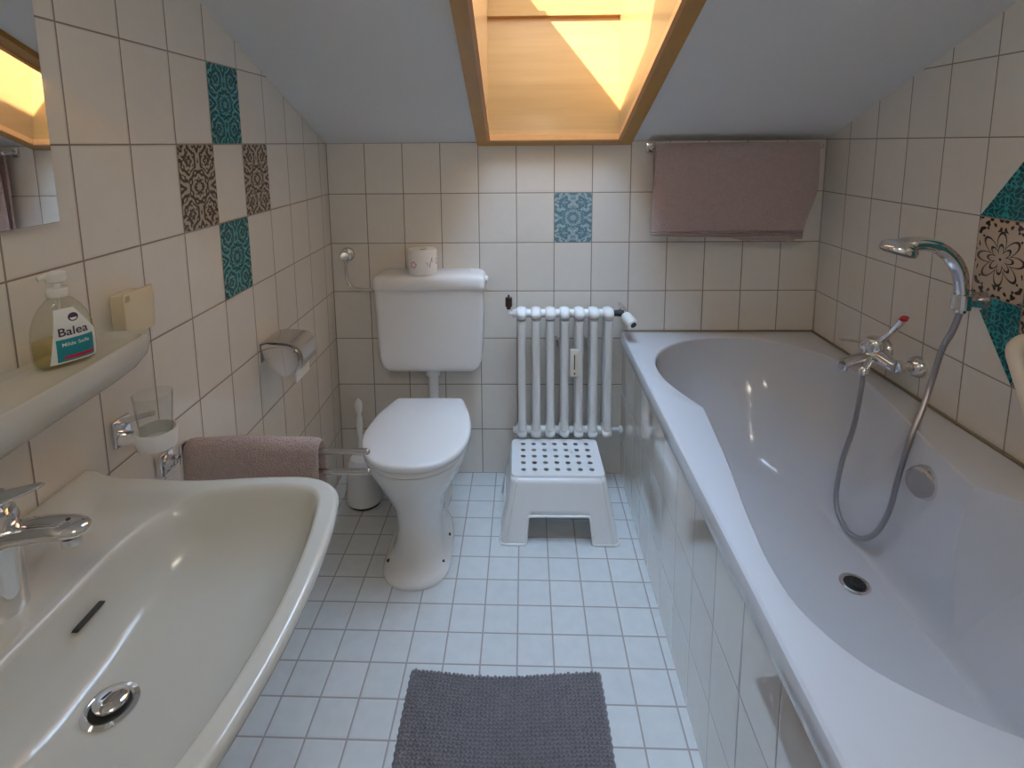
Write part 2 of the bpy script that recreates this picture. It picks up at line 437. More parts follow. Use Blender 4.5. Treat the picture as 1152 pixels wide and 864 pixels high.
decal_poly('ornamental_tile', [(.901 + g, 1.0 + g), (1.051 - g, 1.0 + g), (1.051 - g, 1.2 - g), (.901 + g, 1.2 - g)], 1, 0, -.0008, 'd_blue_b', 'pale blue rosette tile on the back wall below the skylight', (.976, 0, 1.1))
def rt(pts, cen, mat, label):
    decal_poly('ornamental_tile', pts, 0, W, -.0008, mat, label, (W, cen[0], cen[1]))
ya, yb = -.756, -.906
rt([(ya - g, 1.0 + g), (yb + g, 1.0 + g), (yb + g, 1.2 - g), (ya - g, 1.2 - g)], (-.831, 1.1), 'd_sand_r', 'beige tile with a black flower behind the shower holder on the right wall')
rt([(ya - g, 1.2 + g), (yb + g, 1.2 + g), (yb + g, 1.4 - g)], (-.831, 1.3), 'd_teal_r', 'teal triangular tile above the beige flower tile on the right wall')
rt([(ya - g, 1.0 - g), (yb + g, 1.0 - g), (yb + g, .8 + g)], (-.831, .9), 'd_teal_r', 'teal triangular tile below the beige flower tile on the right wall')
rt([(yb - g, 1.0 + g), (yb - .15, 1.0 + g), (yb - .15, 1.2 - g), (yb - g, 1.2 - g)], (yb - .075, 1.1), 'd_teal_r', 'teal tile beside the beige flower tile, at the right edge of the photo')
rt([(yb - g, .8 + g), (yb - .15, .8 + g), (yb - .15, 1.0 - g), (yb - g, 1.0 - g)], (yb - .075, .9), 'd_sand_l', 'grey patterned tile behind the top of the cream grab handle')

def sst(x, a, b):
    t = min(1, max(0, (x - a) / (b - a))); return t * t * (3 - 2 * t)
# ------------------------------------------------------------ bathtub
def polar_ring(poly, c, angs, z):
    """intersection of rays from c with closed polyline"""
    out = []
    n = len(poly)
    for a in angs:
        dx, dy = cos(a), sin(a); best = None
        for i in range(n):
            x1, y1 = poly[i][0] - c[0], poly[i][1] - c[1]; x2, y2 = poly[(i + 1) % n][0] - c[0], poly[(i + 1) % n][1] - c[1]
            ex, ey = x2 - x1, y2 - y1; den = dx * ey - dy * ex
            if abs(den) < 1e-12: continue
            t = (x1 * ey - y1 * ex) / den; s_ = (x1 * dy - y1 * dx) / den
            if t > 0 and -1e-6 <= s_ <= 1 + 1e-6 and (best is None or t > best): best = t
        if best is None: best = .1
        out.append(Vector((c[0] + dx * best, c[1] + dy * best, z)))
    return out
def cr_closed(pts, sub=8, corners=()):
    out = []; n = len(pts); P_ = [Vector((*p, 0)) for p in pts]
    for i in range(n):
        p1, p2 = P_[i], P_[(i + 1) % n]
        p0 = p1 * 2 - p2 if i in corners else P_[i - 1]
        p3 = p2 * 2 - p1 if (i + 1) % n in corners else P_[(i + 2) % n]
        for k in range(sub):
            t = k / sub
            q = .5 * ((2 * p1) + (p2 - p0) * t + (2 * p0 - 5 * p1 + 4 * p2 - p3) * t * t + (3 * p1 - p0 - 3 * p2 + p3) * t ** 3)
            out.append((q.x, q.y))
    return out
TX0, TX1, TY0, TY1, TZ = 1.150, W - .001, -.001, -1.76, .63
inner = [(1.295, -.672), (1.255, -.56), (1.232, -.46), (1.234, -.345), (1.268, -.245), (1.34, -.155), (1.44, -.09), (1.56, -.066), (1.67, -.083), (1.755, -.135), (1.83, -.21), (1.875, -.31), (1.878, -.42),
         (1.868, -.52), (1.841, -.676), (1.80, -.88), (1.760, -1.100),
         (1.822, -1.110), (1.878, -1.145), (1.905, -1.25), (1.905, -1.38), (1.875, -1.50), (1.80, -1.59), (1.70, -1.635), (1.58, -1.645), (1.47, -1.61), (1.36, -1.557), (1.27, -1.485), (1.222, -1.39), (1.214, -1.29), (1.225, -1.18), (1.245, -1.05), (1.268, -.90)]
ipoly = cr_closed(inner, 8, corners=(0, 16))
tc = (1.555, -.86)
NA = 240
angs = [2 * pi * i / NA for i in range(NA)]
for cx_, cy_ in ((TX0, TY0), (TX1, TY0), (TX1, TY1), (TX0, TY1), inner[0], inner[16]):
    a = atan2(cy_ - tc[1], cx_ - tc[0]) % (2 * pi)
    k = min(range(len(angs)), key=lambda i: abs(angs[i] - a)); angs[k] = a
angs.sort()
outer = [(TX0, TY0), (TX1, TY0), (TX1, TY1), (TX0, TY1)]
def shrink(ring, z, fx, fy, c=tc, dx=0, dy=0):
    return [Vector((c[0] + (p.x - c[0]) * fx + dx, c[1] + (p.y - c[1]) * fy + dy, z)) for p in ring]
Rin = polar_ring(ipoly, tc, angs, TZ)
Rout = polar_ring(outer, tc, angs, TZ)
def inset(ring, d, z, c):
    out = []
    for p in ring:
        q = Vector((p.x - c[0], p.y - c[1], 0)); l = q.length
        q = q * ((l - d) / l); out.append(Vector((c[0] + q.x, c[1] + q.y, z)))
    return out
def skew(v):                     # the front edge runs slightly outwards towards the viewer
    f = max(0, (1.35 - v.x) / .20); return Vector((v.x + min(f, 1) * .024 * (1 + v.y / 1.76), v.y, v.z))
def clampring(ring, d, z):      # rectangle pulled inwards by d
    return [skew(Vector((min(max(p.x, TX0 + d), TX1 - d), min(max(p.y, TY1 + d), TY0 - d), z))) for p in ring]
rings = [clampring(Rout, .010, .576), clampring(Rout, .002, .577), clampring(Rout, .0, .581), clampring(Rout, .0, .616), clampring(Rout, .003, .625), clampring(Rout, .009, .6295), clampring(Rout, .018, .6305)]
rings += [[p + Vector((0, 0, .0003)) for p in inset(Rin, -.008, TZ, tc)], inset(Rin, -.003, TZ - .001, tc), inset(Rin, .002, TZ - .006, tc)]
# inner wall, slightly sloping, then a rounded foot
fc = [(.006, .60), (.012, .55), (.022, .45), (.032, .36), (.042, .30), (.058, .255), (.085, .228), (.125, .213), (.19, .206), (.27, .203)]
def tub_in(ring, d, z):
    out = []
    wgt = sst(.63 - z, .09, .41) * .96
    for p, a in zip(ring, angs):
        q = Vector((p.x - tc[0], p.y - tc[1], 0)); l = q.length; q *= (l - min(d, l * .75)) / l
        ca, sa = cos(a), sin(a); sx_, sy_ = .232 - d * .25, .665 - d * .9
        e = 1 / ((abs(ca) / sx_) ** 2.8 + (abs(sa) / sy_) ** 2.8) ** (1 / 2.8)
        fl = Vector((ca * e, sa * e, 0))
        q = q * (1 - wgt) + fl * wgt
        out.append(Vector((tc[0] + q.x, tc[1] + q.y, z)))
    return out
fc = [(.004, .61), (.010, .56), (.018, .50), (.026, .44), (.034, .38), (.042, .33), (.052, .29), (.068, .255), (.09, .231), (.12, .216), (.16, .208)]
for d, z in fc: rings.append(tub_in(Rin, d, z))
last = rings[-1]
for s_, z in ((.75, .2045), (.5, .2022), (.25, .2010), (.05, .2005)): rings.append(shrink(last, z, s_, s_))
tub = thing('bathtub', (1.55, -.86, 0), 'white built-in bathtub with curved basin along the right wall', 'bathtub')
obj('tub_shell', B().loft(rings, False, True), 'enamel', tub, ang=28)
obj('tiled_apron', prism([(1.184, -.001), (1.21, -.001), (1.21, TY1 + .04), (W - .003, TY1 + .04), (W - .003, TY1 + .012), (1.158, TY1 + .012)], 2, .0005, .577), 'tile_panel', tub)
obj('apron_joint', prism([(1.1832, -.002), (1.19, -.002), (1.164, TY1 + .012), (1.1572, TY1 + .012)], 2, .571, .576), 'silicone', tub)
obj('sealant_line', B().tube([(TX0 + .04, -.005, .6325), (W - .005, -.005, .6325), (W - .005, TY1 + .01, .6325)], .0042, 8), 'silicone', tub)
dr = obj('drain', B().lathe([(.036, 0), (.038, .003), (.033, .0055), (.028, .004), (.025, .002)], (1.665, -.835, .2025), n=40), 'steel', tub)
obj('drain_hole', B().lathe([(.0275, 0), (.0275, .0035), (.02, .0038)], (1.665, -.835, .2025), n=32), 'hole', dr)
obj('drain_plug', B().lathe([(.015, .003), (.0165, .009), (.013, .012), (.004, .0128)], (1.669, -.838, .2025), n=32), 'dark', dr)
nrm = Vector((-.92, -.30, .24)).normalized()
ov = obj('overflow_knob', B().lathe([(.043, -.012), (.043, .0), (.041, .004), (.040, .016), (.036, .022), (.024, .024), (.002, .024)], Vector((1.780, -.893, .540)), nrm, 40), 'chrome', tub)

# ------------------------------------------------------------ bath mixer and hand shower
mix = thing('bath_mixer', (W, -.52, .73), 'chrome lever bath mixer mounted on the right wall above the bathtub', 'tap')
for y, r in ((-.602, .034), (-.452, .034)):
    obj('wall_rosette', B().lathe([(r, 0), (r, .004), (r * .86, .016), (r * .6, .026), (r * .5, .028)], (W, y, .725), (-1, 0, 0), 36), 'chrome', mix)
    obj('connector', B().tube([(W - .02, y, .725), (W - .055, y, .727), (1.878, y * .75 - .13, .728)], [.014, .0135, .016], 16).lathe([(.019, 0), (.0205, .003), (.0205, .018), (.018, .022)], (W - .05, y, .727), (-1, 0, 0), 8), 'chrome', mix)
obj('mixer_body', B().tube([(1.878, -.605, .725), (1.876, -.58, .728), (1.872, -.54, .732), (1.87, -.50, .732), (1.874, -.47, .728), (1.878, -.45, .726)], [.015, .021, .028, .030, .024, .016], 24, sub=4)
    .lathe([(.026, 0), (.030, .012), (.031, .028), (.029, .040), (.022, .049), (.008, .053), (.001, .053)], (1.87, -.52, .738), (-.12, 0, 1), 32), 'chrome', mix)
obj('spout', B().tube([(1.868, -.52, .728), (1.84, -.52, .722), (1.80, -.52, .712), (1.772, -.52, .704)], [.026, .023, .022, .021], 20, sub=4, flat=.8)
    .lathe([(.0155, 0), (.0165, .004), (.0165, .018)], (1.778, -.52, .686), (0, 0, 1), 24), 'chrome', mix)
obj('aerator', B().lathe([(.012, 0), (.013, .006)], (1.778, -.52, .683), (0, 0, 1), 20), 'steel', mix)
lv = obj('lever', B().tube([(1.872, -.535, .782), (1.876, -.57, .818), (1.879, -.60, .856), (1.88, -.615, .876)], [.014, .0125, .0135, .0135], 14, sub=4, flat=.6), 'chrome', mix)
obj('lever_mark', B().tube([(1.8802, -.614, .875), (1.8808, -.619, .884)], [.0138, .0125], 14, flat=.6), 'red', lv)
obj('diverter', B().tube([(1.845, -.505, .768), (1.80, -.502, .772), (1.768, -.5, .775)], [.006, .0042, .0036], 10, sub=3).ball((1.846, -.50, .748), .013, 16), 'chrome', mix)
obj('hose_outlet', B().lathe([(.013, 0), (.0145, .004), (.0145, .02), (.012, .026)], (1.806, -.57, .684), (.25, .25, 1), 20).tube([(1.81, -.568, .705), (1.835, -.55, .722)], .011, 12), 'chrome', mix)

HP = [(1.893, -.801, .965), (1.889, -.785, .90), (1.885, -.763, .842), (1.874, -.752, .743), (1.842, -.772, .672), (1.802, -.794, .60), (1.779, -.796, .485), (1.765, -.795, .393), (1.75, -.773, .309), (1.742, -.716, .250), (1.745, -.64, .232),
      (1.753, -.575, .275), (1.765, -.569, .399), (1.779, -.590, .532), (1.796, -.582, .64), (1.805, -.572, .688)]
hp, _ = smooth([Vector(p) for p in HP], [0] * len(HP), 14)
shower = thing('hand_shower', (1.89, -.8, .96), 'chrome hand shower resting in its holder beside the beige flower tile', 'shower')
# ribbed hose: fine rings along the path
hr = []
pp, rr = [], []
tot = 0
for i in range(len(hp) - 1):
    for k in range(2):
        t = k / 2; pp.append(hp[i] * (1 - t) + hp[i + 1] * t); rr.append(.0078 if (len(pp) % 2) else .0070)
obj('hose', B().tube(pp, rr, 12), 'hosem', shower)
hd = [(1.892, -.80, .955), (1.891, -.80, .985), (1.888, -.80, 1.02), (1.878, -.80, 1.062), (1.855, -.80, 1.098), (1.82, -.80, 1.124), (1.785, -.80, 1.134), (1.75, -.80, 1.134), (1.72, -.80, 1.13)]
obj('handle', B().tube(hd, [.012, .0145, .0165, .018, .0185, .0175, .018, .020, .018], 20, sub=5), 'chrome', shower)
ax = Vector((-.28, 0, -1)).normalized()
obj('shower_head', B().lathe([(.012, -.020), (.030, -.014), (.041, -.004), (.044, .005), (.043, .012)], (1.722, -.80, 1.125), ax, 40), 'chrome', shower)
hf = obj('spray_face', B().lathe([(.040, .0), (.039, .004), (.030, .007), (.003, .0075)], Vector((1.722, -.80, 1.125)) + ax * .011, ax, 40), simple('grey_rubber', (.18, .18, .19), .5), shower)
hold = thing('shower_holder', (W, -.795, .985), 'round chrome wall bracket holding the hand shower', 'shower holder')
obj('wall_plate', B().lathe([(.026, 0), (.026, .004), (.021, .012), (.019, .03), (.018, .044)], (W - .0005, -.797, .985), (-1, -.05, 0), 32), 'chrome', hold)
cl = []
for i in range(25):
    a = radians(25) + radians(310) * i / 24
    cl.append((1.8915 + .0175 * cos(a), -.80 + .0175 * sin(a)))
b = B()
rg = []
for (x, y) in cl:
    dx, dy = (x - 1.8915) / .0175, (y + .80) / .0175
    rg.append([Vector((x + dx * .004, y + dy * .004, .965)), Vector((x + dx * .004, y + dy * .004, 1.003)), Vector((x - dx * .003, y - dy * .003, 1.003)), Vector((x - dx * .003, y - dy * .003, .965))])
b.loft(rg, True, True)
obj('clip', b, 'chrome', hold)

# grab handle at the right edge
gh = thing('grab_handle', (W, -.95, .92), 'cream plastic grab handle on the right wall at the edge of the photo', 'handle')
obj('handle_bar', B().tube([(W - .004, -.955, .935), (W - .03, -.953, .932), (W - .052, -.958, .915), (W - .056, -.975, .88), (W - .056, -1.02, .80), (W - .056, -1.07, .715), (W - .050, -1.088, .685), (W - .03, -1.095, .675), (W - .004, -1.095, .675)],
    [.019, .017, .0165, .0155, .015, .0155, .0165, .017, .019], 20, sub=5), 'creamw', gh)
for y, z in ((-.955, .935), (-1.095, .675)):
    obj('wall_flange', B().lathe([(.029, 0), (.029, .006), (.022, .012)], (W, y, z), (-1, 0, 0), 32), 'creamw', gh)

# ------------------------------------------------------------ washbasin
bc = (.285, -1.60)
BZ = .833
outp = []
def arc(cx, cy, r, a0, a1, n=10): return [(cx + r * cos(a0 + (a1 - a0) * i / n), cy + r * sin(a0 + (a1 - a0) * i / n)) for i in range(n + 1)]
HWB = .267
yn, yf = bc[1] - HWB, bc[1] + HWB
outp = [(.001, yn), (.001, yf)] + [(.1, yf - .006), (.2, yf - .012), (.3, yf - .003)] + [(.36, yf), (.40, yf - .003), (.435, yf - .018), (.458, yf - .045), (.468, yf - .08), (.477, yf - .14), (.483, yf - .21), (.484, bc[1])]
near = [(x, 2 * bc[1] - y) for x, y in outp[2:-1]]
outp = outp + near[::-1]
outp = cr_closed(outp, 5, corners=(0, 1))
bowl = [(.165, -1.60), (.165, -1.55), (.165, -1.50), (.168, -1.465), (.179, -1.430), (.200, -1.400), (.238, -1.380), (.29, -1.369), (.35, -1.362), (.40, -1.367), (.428, -1.392), (.443, -1.45), (.452, -1.52), (.4555, -1.60)]
bowl = bowl + [(x, 2 * bc[1] - y) for x, y in bowl[1:-1]][::-1]
bp = cr_closed(bowl, 6)
NB = 200
angs2 = sorted([2 * pi * i / NB for i in range(NB) if True])
for cx_, cy_ in ((.001, yn), (.001, yf)):
    a = atan2(cy_ - bc[1], cx_ - bc[0]) % (2 * pi); k = min(range(NB), key=lambda i: abs(angs2[i] - a)); angs2[k] = a
angs2.sort()
Bo = polar_ring(outp, bc, angs2, BZ); Bi = polar_ring(bp, bc, angs2, BZ)
def deckz(p):
    x, y = p.x, p.y
    z = BZ + .010 * (1 - sst(x, .02, .05))
    side = 1 - sst(abs(y - bc[1]), .19, .235)
    z -= .016 * side * sst(x, .045, .065) * (1 - sst(x, .30, .42))
    return z
rings = []
def lerp_ring(a, b_, t): return [p * (1 - t) + q * t for p, q in zip(a, b_)]
# underside up to the rim
for d, z in ((.16, .64), (.13, .68), (.07, .75), (.03, .79), (.012, .806), (.003, .812)):
    rings.append([Vector((max(.001, p.x), p.y, z)) for p in inset(Bo, d, z, bc)])
for d, dz in ((.0, -.012), (.0005, -.005), (.004, -.001), (.009, 0)):
    r = inset(Bo, d, 0, bc); rings.append([Vector((max(.001, p.x), p.y, deckz(p) + dz)) for p in r])
inn = inset(Bi, -.006, 0, bc); o9 = inset(Bo, .010, 0, bc)
for t in [i / 14 for i in range(1, 15)]:
    rings.append([Vector((max(.001, q.x), q.y, deckz(q))) for q in lerp_ring(o9, inn, t)])
rings.append([Vector((q.x, q.y, deckz(q) - .0015)) for q in inset(Bi, -.002, 0, bc)])
rings.append([Vector((q.x, q.y, deckz(q) - .006)) for q in inset(Bi, .002, 0, bc)])
dc = (.243, -1.625)
for t, z in ((.03, .812), (.06, .793), (.10, .772), (.15, .754), (.22, .738), (.31, .725), (.42, .715), (.56, .708), (.72, .704), (.86, .7025), (.93, .702)):
    rr_ = []
    for p in Bi:
        q = Vector((dc[0], dc[1], 0))
        # front side slopes gently, back steeper
        e = Vector((p.x, p.y, 0)); tt = t
        rr_.append(Vector((e.x * (1 - tt) + q.x * tt, e.y * (1 - tt) + q.y * tt, min(z, deckz(p) - .01) if t < .1 else z)))
    rings.append(rr_)
basin = thing('washbasin', (0, -1.60, .8), 'large white ceramic washbasin mounted on the left wall', 'washbasin')
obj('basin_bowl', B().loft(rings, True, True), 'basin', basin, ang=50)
obj('drain_ring', B().lathe([(.031, 0), (.032, .003), (.026, .0045), (.022, .002)], (dc[0], dc[1], .7025), n=40), 'chrome', basin)
obj('drain_gap', B().lathe([(.023, 0), (.023, .0035)], (dc[0], dc[1], .7025), n=32), 'hole', basin)
obj('drain_cap', B().lathe([(.016, .004), (.0195, .008), (.0195, .011), (.017, .0135), (.009, .0155), (.001, .016)], (dc[0] + .001, dc[1] + .001, .7035), n=36), 'chrome', basin)
# overflow slot: dark recess lying on the back wall of the bowl
sv = [Vector((.0, -.02, 0))]
ob = B(); sl_pts = []
for i in range(24):
    a = 2 * pi * i / 24
    sl_pts.append((.019 * (1 if cos(a) > 0 else -1) + .0035 * cos(a) * 1.0, .0035 * sin(a)))
obj('overflow_slot', B().loft([[Vector((.179 + v * .5 - t_, -1.566 + u * 1.1, .775 + v * .9)) for u, v in sl_pts] for t_ in (-.004, .004)]), 'hole', basin)

# tap on the washbasin
tap = thing('basin_tap', (.103, -1.60, .818), 'chrome single lever tap on the left washbasin', 'tap')
obj('tap_body', B().lathe([(.027, 0), (.028, .004), (.0265, .02), (.0255, .07), (.026, .105), (.0255, .125), (.022, .135)], (.098, -1.60, .8165), (.05, 0, 1), 40), 'chrome', tap)
obj('spout', B().tube([(.098, -1.60, .912), (.13, -1.599, .922), (.165, -1.598, .928), (.195, -1.597, .929), (.213, -1.597, .928), (.219, -1.597, .926)], [.025, .024, .0225, .021, .015, .004], 24, sub=5, flat=.55)
    .lathe([(.0105, 0), (.0115, .002), (.0115, .012)], (.197, -1.597, .906), (0, 0, 1), 24), 'chrome', tap)
obj('lever', B().tube([(.075, -1.60, .958), (.10, -1.60, .964), (.13, -1.60, .974), (.16, -1.60, .984), (.173, -1.60, .988)], [.022, .020, .015, .0095, .004], 20, sub=5, flat=.42)
    .lathe([(.022, -.02), (.023, -.004), (.0225, .006), (.016, .012), (.002, .014)], (.099, -1.60, .962), (.05, 0, 1), 32), 'chrome', tap)
obj('spout_dot', B().lathe([(.003, 0), (.0026, .001)], (.196, -1.597, .9398), (0, 0, 1), 12), 'hole', tap)

# ------------------------------------------------------------ shelf, soap bottle
YC_S = -1.60
half_sh = [(.0, -1.266), (.04, -1.261), (.072, -1.256), (.090, -1.264), (.099, -1.285), (.1035, -1.36), (.110, -1.45), (.1155, -1.53), (.1175, -1.60)]
def shelf_ring(d, z, k=0.):
    pts = half_sh + [(x, 2 * YC_S - y) for x, y in half_sh[:-1]][::-1]
    sm, _ = smooth([Vector((x, y, 0)) for x, y in pts], [0] * len(pts), 4)
    out = []
    for p in sm:
        l = .335; fx = max(0, (p.x - d) if p.x > d else p.x * .2); fy = YC_S + (p.y - YC_S) * (1 - d / l * min(1, 1))
        out.append(Vector((max(.0006 + (d * .5 if z > 1.055 else 0), fx), fy, z)))
    return out
rs = [shelf_ring(.055, .982), shelf_ring(.035, .996), shelf_ring(.016, 1.012), shelf_ring(.004, 1.030), shelf_ring(0, 1.046), shelf_ring(0, 1.062), shelf_ring(.002, 1.067), shelf_ring(.006, 1.068), shelf_ring(.010, 1.066), shelf_ring(.014, 1.0605), shelf_ring(.02, 1.0595)]
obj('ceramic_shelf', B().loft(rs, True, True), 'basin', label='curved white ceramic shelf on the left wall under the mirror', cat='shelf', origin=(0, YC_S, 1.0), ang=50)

bt = thing('soap_bottle', (.047, -1.396, 1.0600), 'clear pump bottle of liquid hand soap with blue label on the shelf', 'soap bottle')
bu = Vector((.50, .866, 0)); bn = Vector((.866, -.50, 0)); b0 = Vector((.047, -1.396, 1.0603))
def bring(hw, hd, z, n=48, p=2.4):
    out = []
    for i in range(n):
        a = 2 * pi * i / n; ca, sa = cos(a), sin(a)
        out.append(b0 + bu * (hw * (abs(ca) ** (2 / p)) * (1 if ca > 0 else -1)) + bn * (hd * (abs(sa) ** (2 / p)) * (1 if sa > 0 else -1)) + Vector((0, 0, z)))
    return out
prof = [(.038, .018, 0), (.043, .022, .004), (.0465, .0245, .02), (.047, .0255, .045), (.044, .025, .075), (.038, .0225, .095), (.029, .019, .112), (.019, .015, .124), (.013, .013, .129), (.0125, .0125, .134)]
prof = [(a, b_, z) for a, b_, z in prof]
obj('bottle_body', B().loft([bring(*p) for p in prof], True, True), 'bottle', bt, ang=60)
obj('soap', B().loft([bring(a * .95, b_ * .93, z + .002) for a, b_, z in prof[:4]] + [bring(.0445, .0235, .052)], True, True), 'liquid', bt, ang=60)
obj('pump_collar', B().lathe([(.0155, 0), (.0165, .002), (.0165, .013), (.0150, .016), (.0085, .017)], b0 + Vector((0, 0, .130)), n=32), 'pumpm', bt)
obj('pump_head', B().lathe([(.0065, 0), (.0065, .008), (.014, .011), (.0165, .019), (.0145, .027), (.006, .031), (.001, .0315)], b0 + Vector((0, 0, .147)), n=32)
    .tube([b0 + Vector((0, 0, .168)), b0 + bu * -.014 + Vector((0, 0, .170)), b0 + bu * -.026 + Vector((0, 0, .167))], [.007, .006, .0045], 14), 'pumpm', bt)
obj('dip_tube', B().tube([b0 + Vector((0, 0, .008)), b0 + Vector((0, 0, .132))], .0025, 8), 'pumpm', bt)
def half(hw_, hd_, x, p=2.4):      # front surface depth of the bottle at lateral x
    x = min(abs(x) / hw_, .999); return hd_ * (1 - x ** p) ** (1 / p)
def bsec(z):
    for i in range(len(prof) - 1):
        a, c = prof[i], prof[i + 1]
        if a[2] <= z <= c[2]:
            t = (z - a[2]) / (c[2] - a[2]); return a[0] + (c[0] - a[0]) * t, a[1] + (c[1] - a[1]) * t
    return prof[-1][:2]
def onb(x, z, off): hw_, hd_ = bsec(z); return b0 + bu * x + bn * (half(hw_, hd_, x) + off) + Vector((0, 0, z))
def label_patch(name, outline, off, mat, n=14, ny=14):
    """outline(zt)->(xl,xr), z0,z1"""
    f, z0, z1 = outline; rings_ = []
    b = B(); vs = []; fs = []
    for j in range(ny + 1):
        z = z0 + (z1 - z0) * j / ny; xl, xr = f(j / ny)
        for i in range(n + 1): vs.append(onb(xl + (xr - xl) * i / n, z, off))
    for j in range(ny):
        for i in range(n): a = j * (n + 1) + i; fs.append((a, a + 1, a + n + 2, a + n + 1))
    b.add(vs, fs); return obj(name, b, mat, bt, recalc=False)
M['lab_w'] = simple('label_white', (.80, .84, .84), .35)
M['lab_t'] = simple('label_teal', (.01, .27, .36), .35)
M['lab_r'] = simple('label_red', (.55, .02, .06), .35)
M['lab_d'] = simple('label_ink', (.05, .03, .08), .4)
lab = label_patch('front_label', (lambda t: (-.026 - .004 * (1 - t) + .010 * t, .042 - .030 * max(0, t - .5) / .5), .010, .110), .0006, 'lab_w')
label_patch('teal_panel', (lambda t: (-.020, .036), .013, .055), .0010, 'lab_t')
label_patch('red_strip', (lambda t: (-.010, .034), .0165, .023), .0014, 'lab_r')
def text_on(name, txt, size, cx, cz, mat, sx=1.):
    c = bpy.data.curves.new(name, 'FONT'); c.body = txt; c.size = size; c.align_x = 'CENTER'; c.align_y = 'CENTER'; c.offset = size * .012
    o = bpy.data.objects.new(name, c); COL.objects.link(o)
    dg = bpy.context.evaluated_depsgraph_get(); me = o.evaluated_get(dg).to_mesh()
    vs = [onb(cx + v.co.x * sx, cz + v.co.y, .0016) for v in me.vertices]; fs = [tuple(p.vertices) for p in me.polygons]
    b = B().add(vs, fs); bpy.data.objects.remove(o)
    return obj(name, b, mat, bt, recalc=False)
text_on('brand_lettering', 'Balea', .0215, .006, .0675, 'lab_d', 1.0)
text_on('product_lettering', 'Milde Seife', .0095, .008, .0445, 'lab_w')
bb = B()
vs = [onb(.009 + .0078 * cos(2 * pi * i / 24), .0925 + .0078 * sin(2 * pi * i / 24), .0014) for i in range(24)]
bb.add(vs, [tuple(range(24))]); obj('round_emblem', bb, 'lab_d', bt, recalc=False)
bb = B(); vs = [onb(.009 + .0052 * cos(pi + pi * i / 12), .0915 + .0046 * sin(pi + pi * i / 12), .0019) for i in range(13)]
bb.add(vs, [tuple(range(13))]); obj('emblem_crescent', bb, 'lab_w', bt, recalc=False)

bt.scale = (.90, .90, .84)

# mirror
mr = thing('wall_mirror', (0, -1.66, 1.276), 'frameless rectangular mirror on the left wall above the shelf', 'mirror')
obj('mirror_glass', B().box((.006, -1.99, 1.276), (.012, -1.332, 1.93), .0012, 1), 'mirror', mr)
obj('backing', B().box((.001, -1.98, 1.285), (.006, -1.34, 1.92)), 'steel', mr)

# cream switch box
sx = thing('switch_box', (0, -1.19, 1.04), 'square cream plastic electrical box on the left wall by the soap bottle', 'electrical box')
obj('housing', B().box((.0005, -1.232, 1.057), (.031, -1.168, 1.123), .003, 2), 'cream', sx)
obj('cover_plate', B().box((.0312, -1.243, 1.046), (.037, -1.162, 1.129), .0018, 2), 'cream', sx)
obj('tab', B().box((.0372, -1.240, 1.113), (.0379, -1.229, 1.124)), simple('box_tab', (.55, .45, .27), .5), sx)

# tumbler and its holder
th_ = thing('tumbler_holder', (0, -1.245, .86), 'chrome wall holder with a white ring for the tooth glass', 'holder')
obj('wall_plate', B().box((.0005, -1.268, .838), (.010, -1.222, .892), .004, 3), 'chrome', th_)
obj('arm', B().tube([(.008, -1.247, .884), (.04, -1.25, .895), (.075, -1.252, .905)], [.009, .008, .006], 14, flat=.7).tube([(.008, -1.247, .858), (.04, -1.248, .858)], .009, 12), 'chrome', th_)
tcx, tcy = .078, -1.253
obj('ring', B().lathe([(.028, 0), (.033, .002), (.035, .010), (.0362, .032), (.0355, .035), (.0330, .035), (.0322, .032), (.031, .012), (.025, .006), (.025, .001)], (tcx, tcy, .840), n=48, cap0=False, cap1=False).tube([(.012, tcy - .004, .853), (.045, tcy - .002, .853)], .010, 12), 'plastic', th_)
obj('drinking_glass', B().lathe([(.0235, 0), (.0255, .003), (.0290, .045), (.0335, .096), (.0328, .096), (.0278, .045), (.0243, .008), (.001, .006)], (tcx, tcy, .8485), n=48), 'tumbler', label='clear drinking glass standing in the white ring holder', cat='glass', origin=(tcx, tcy, .8485))

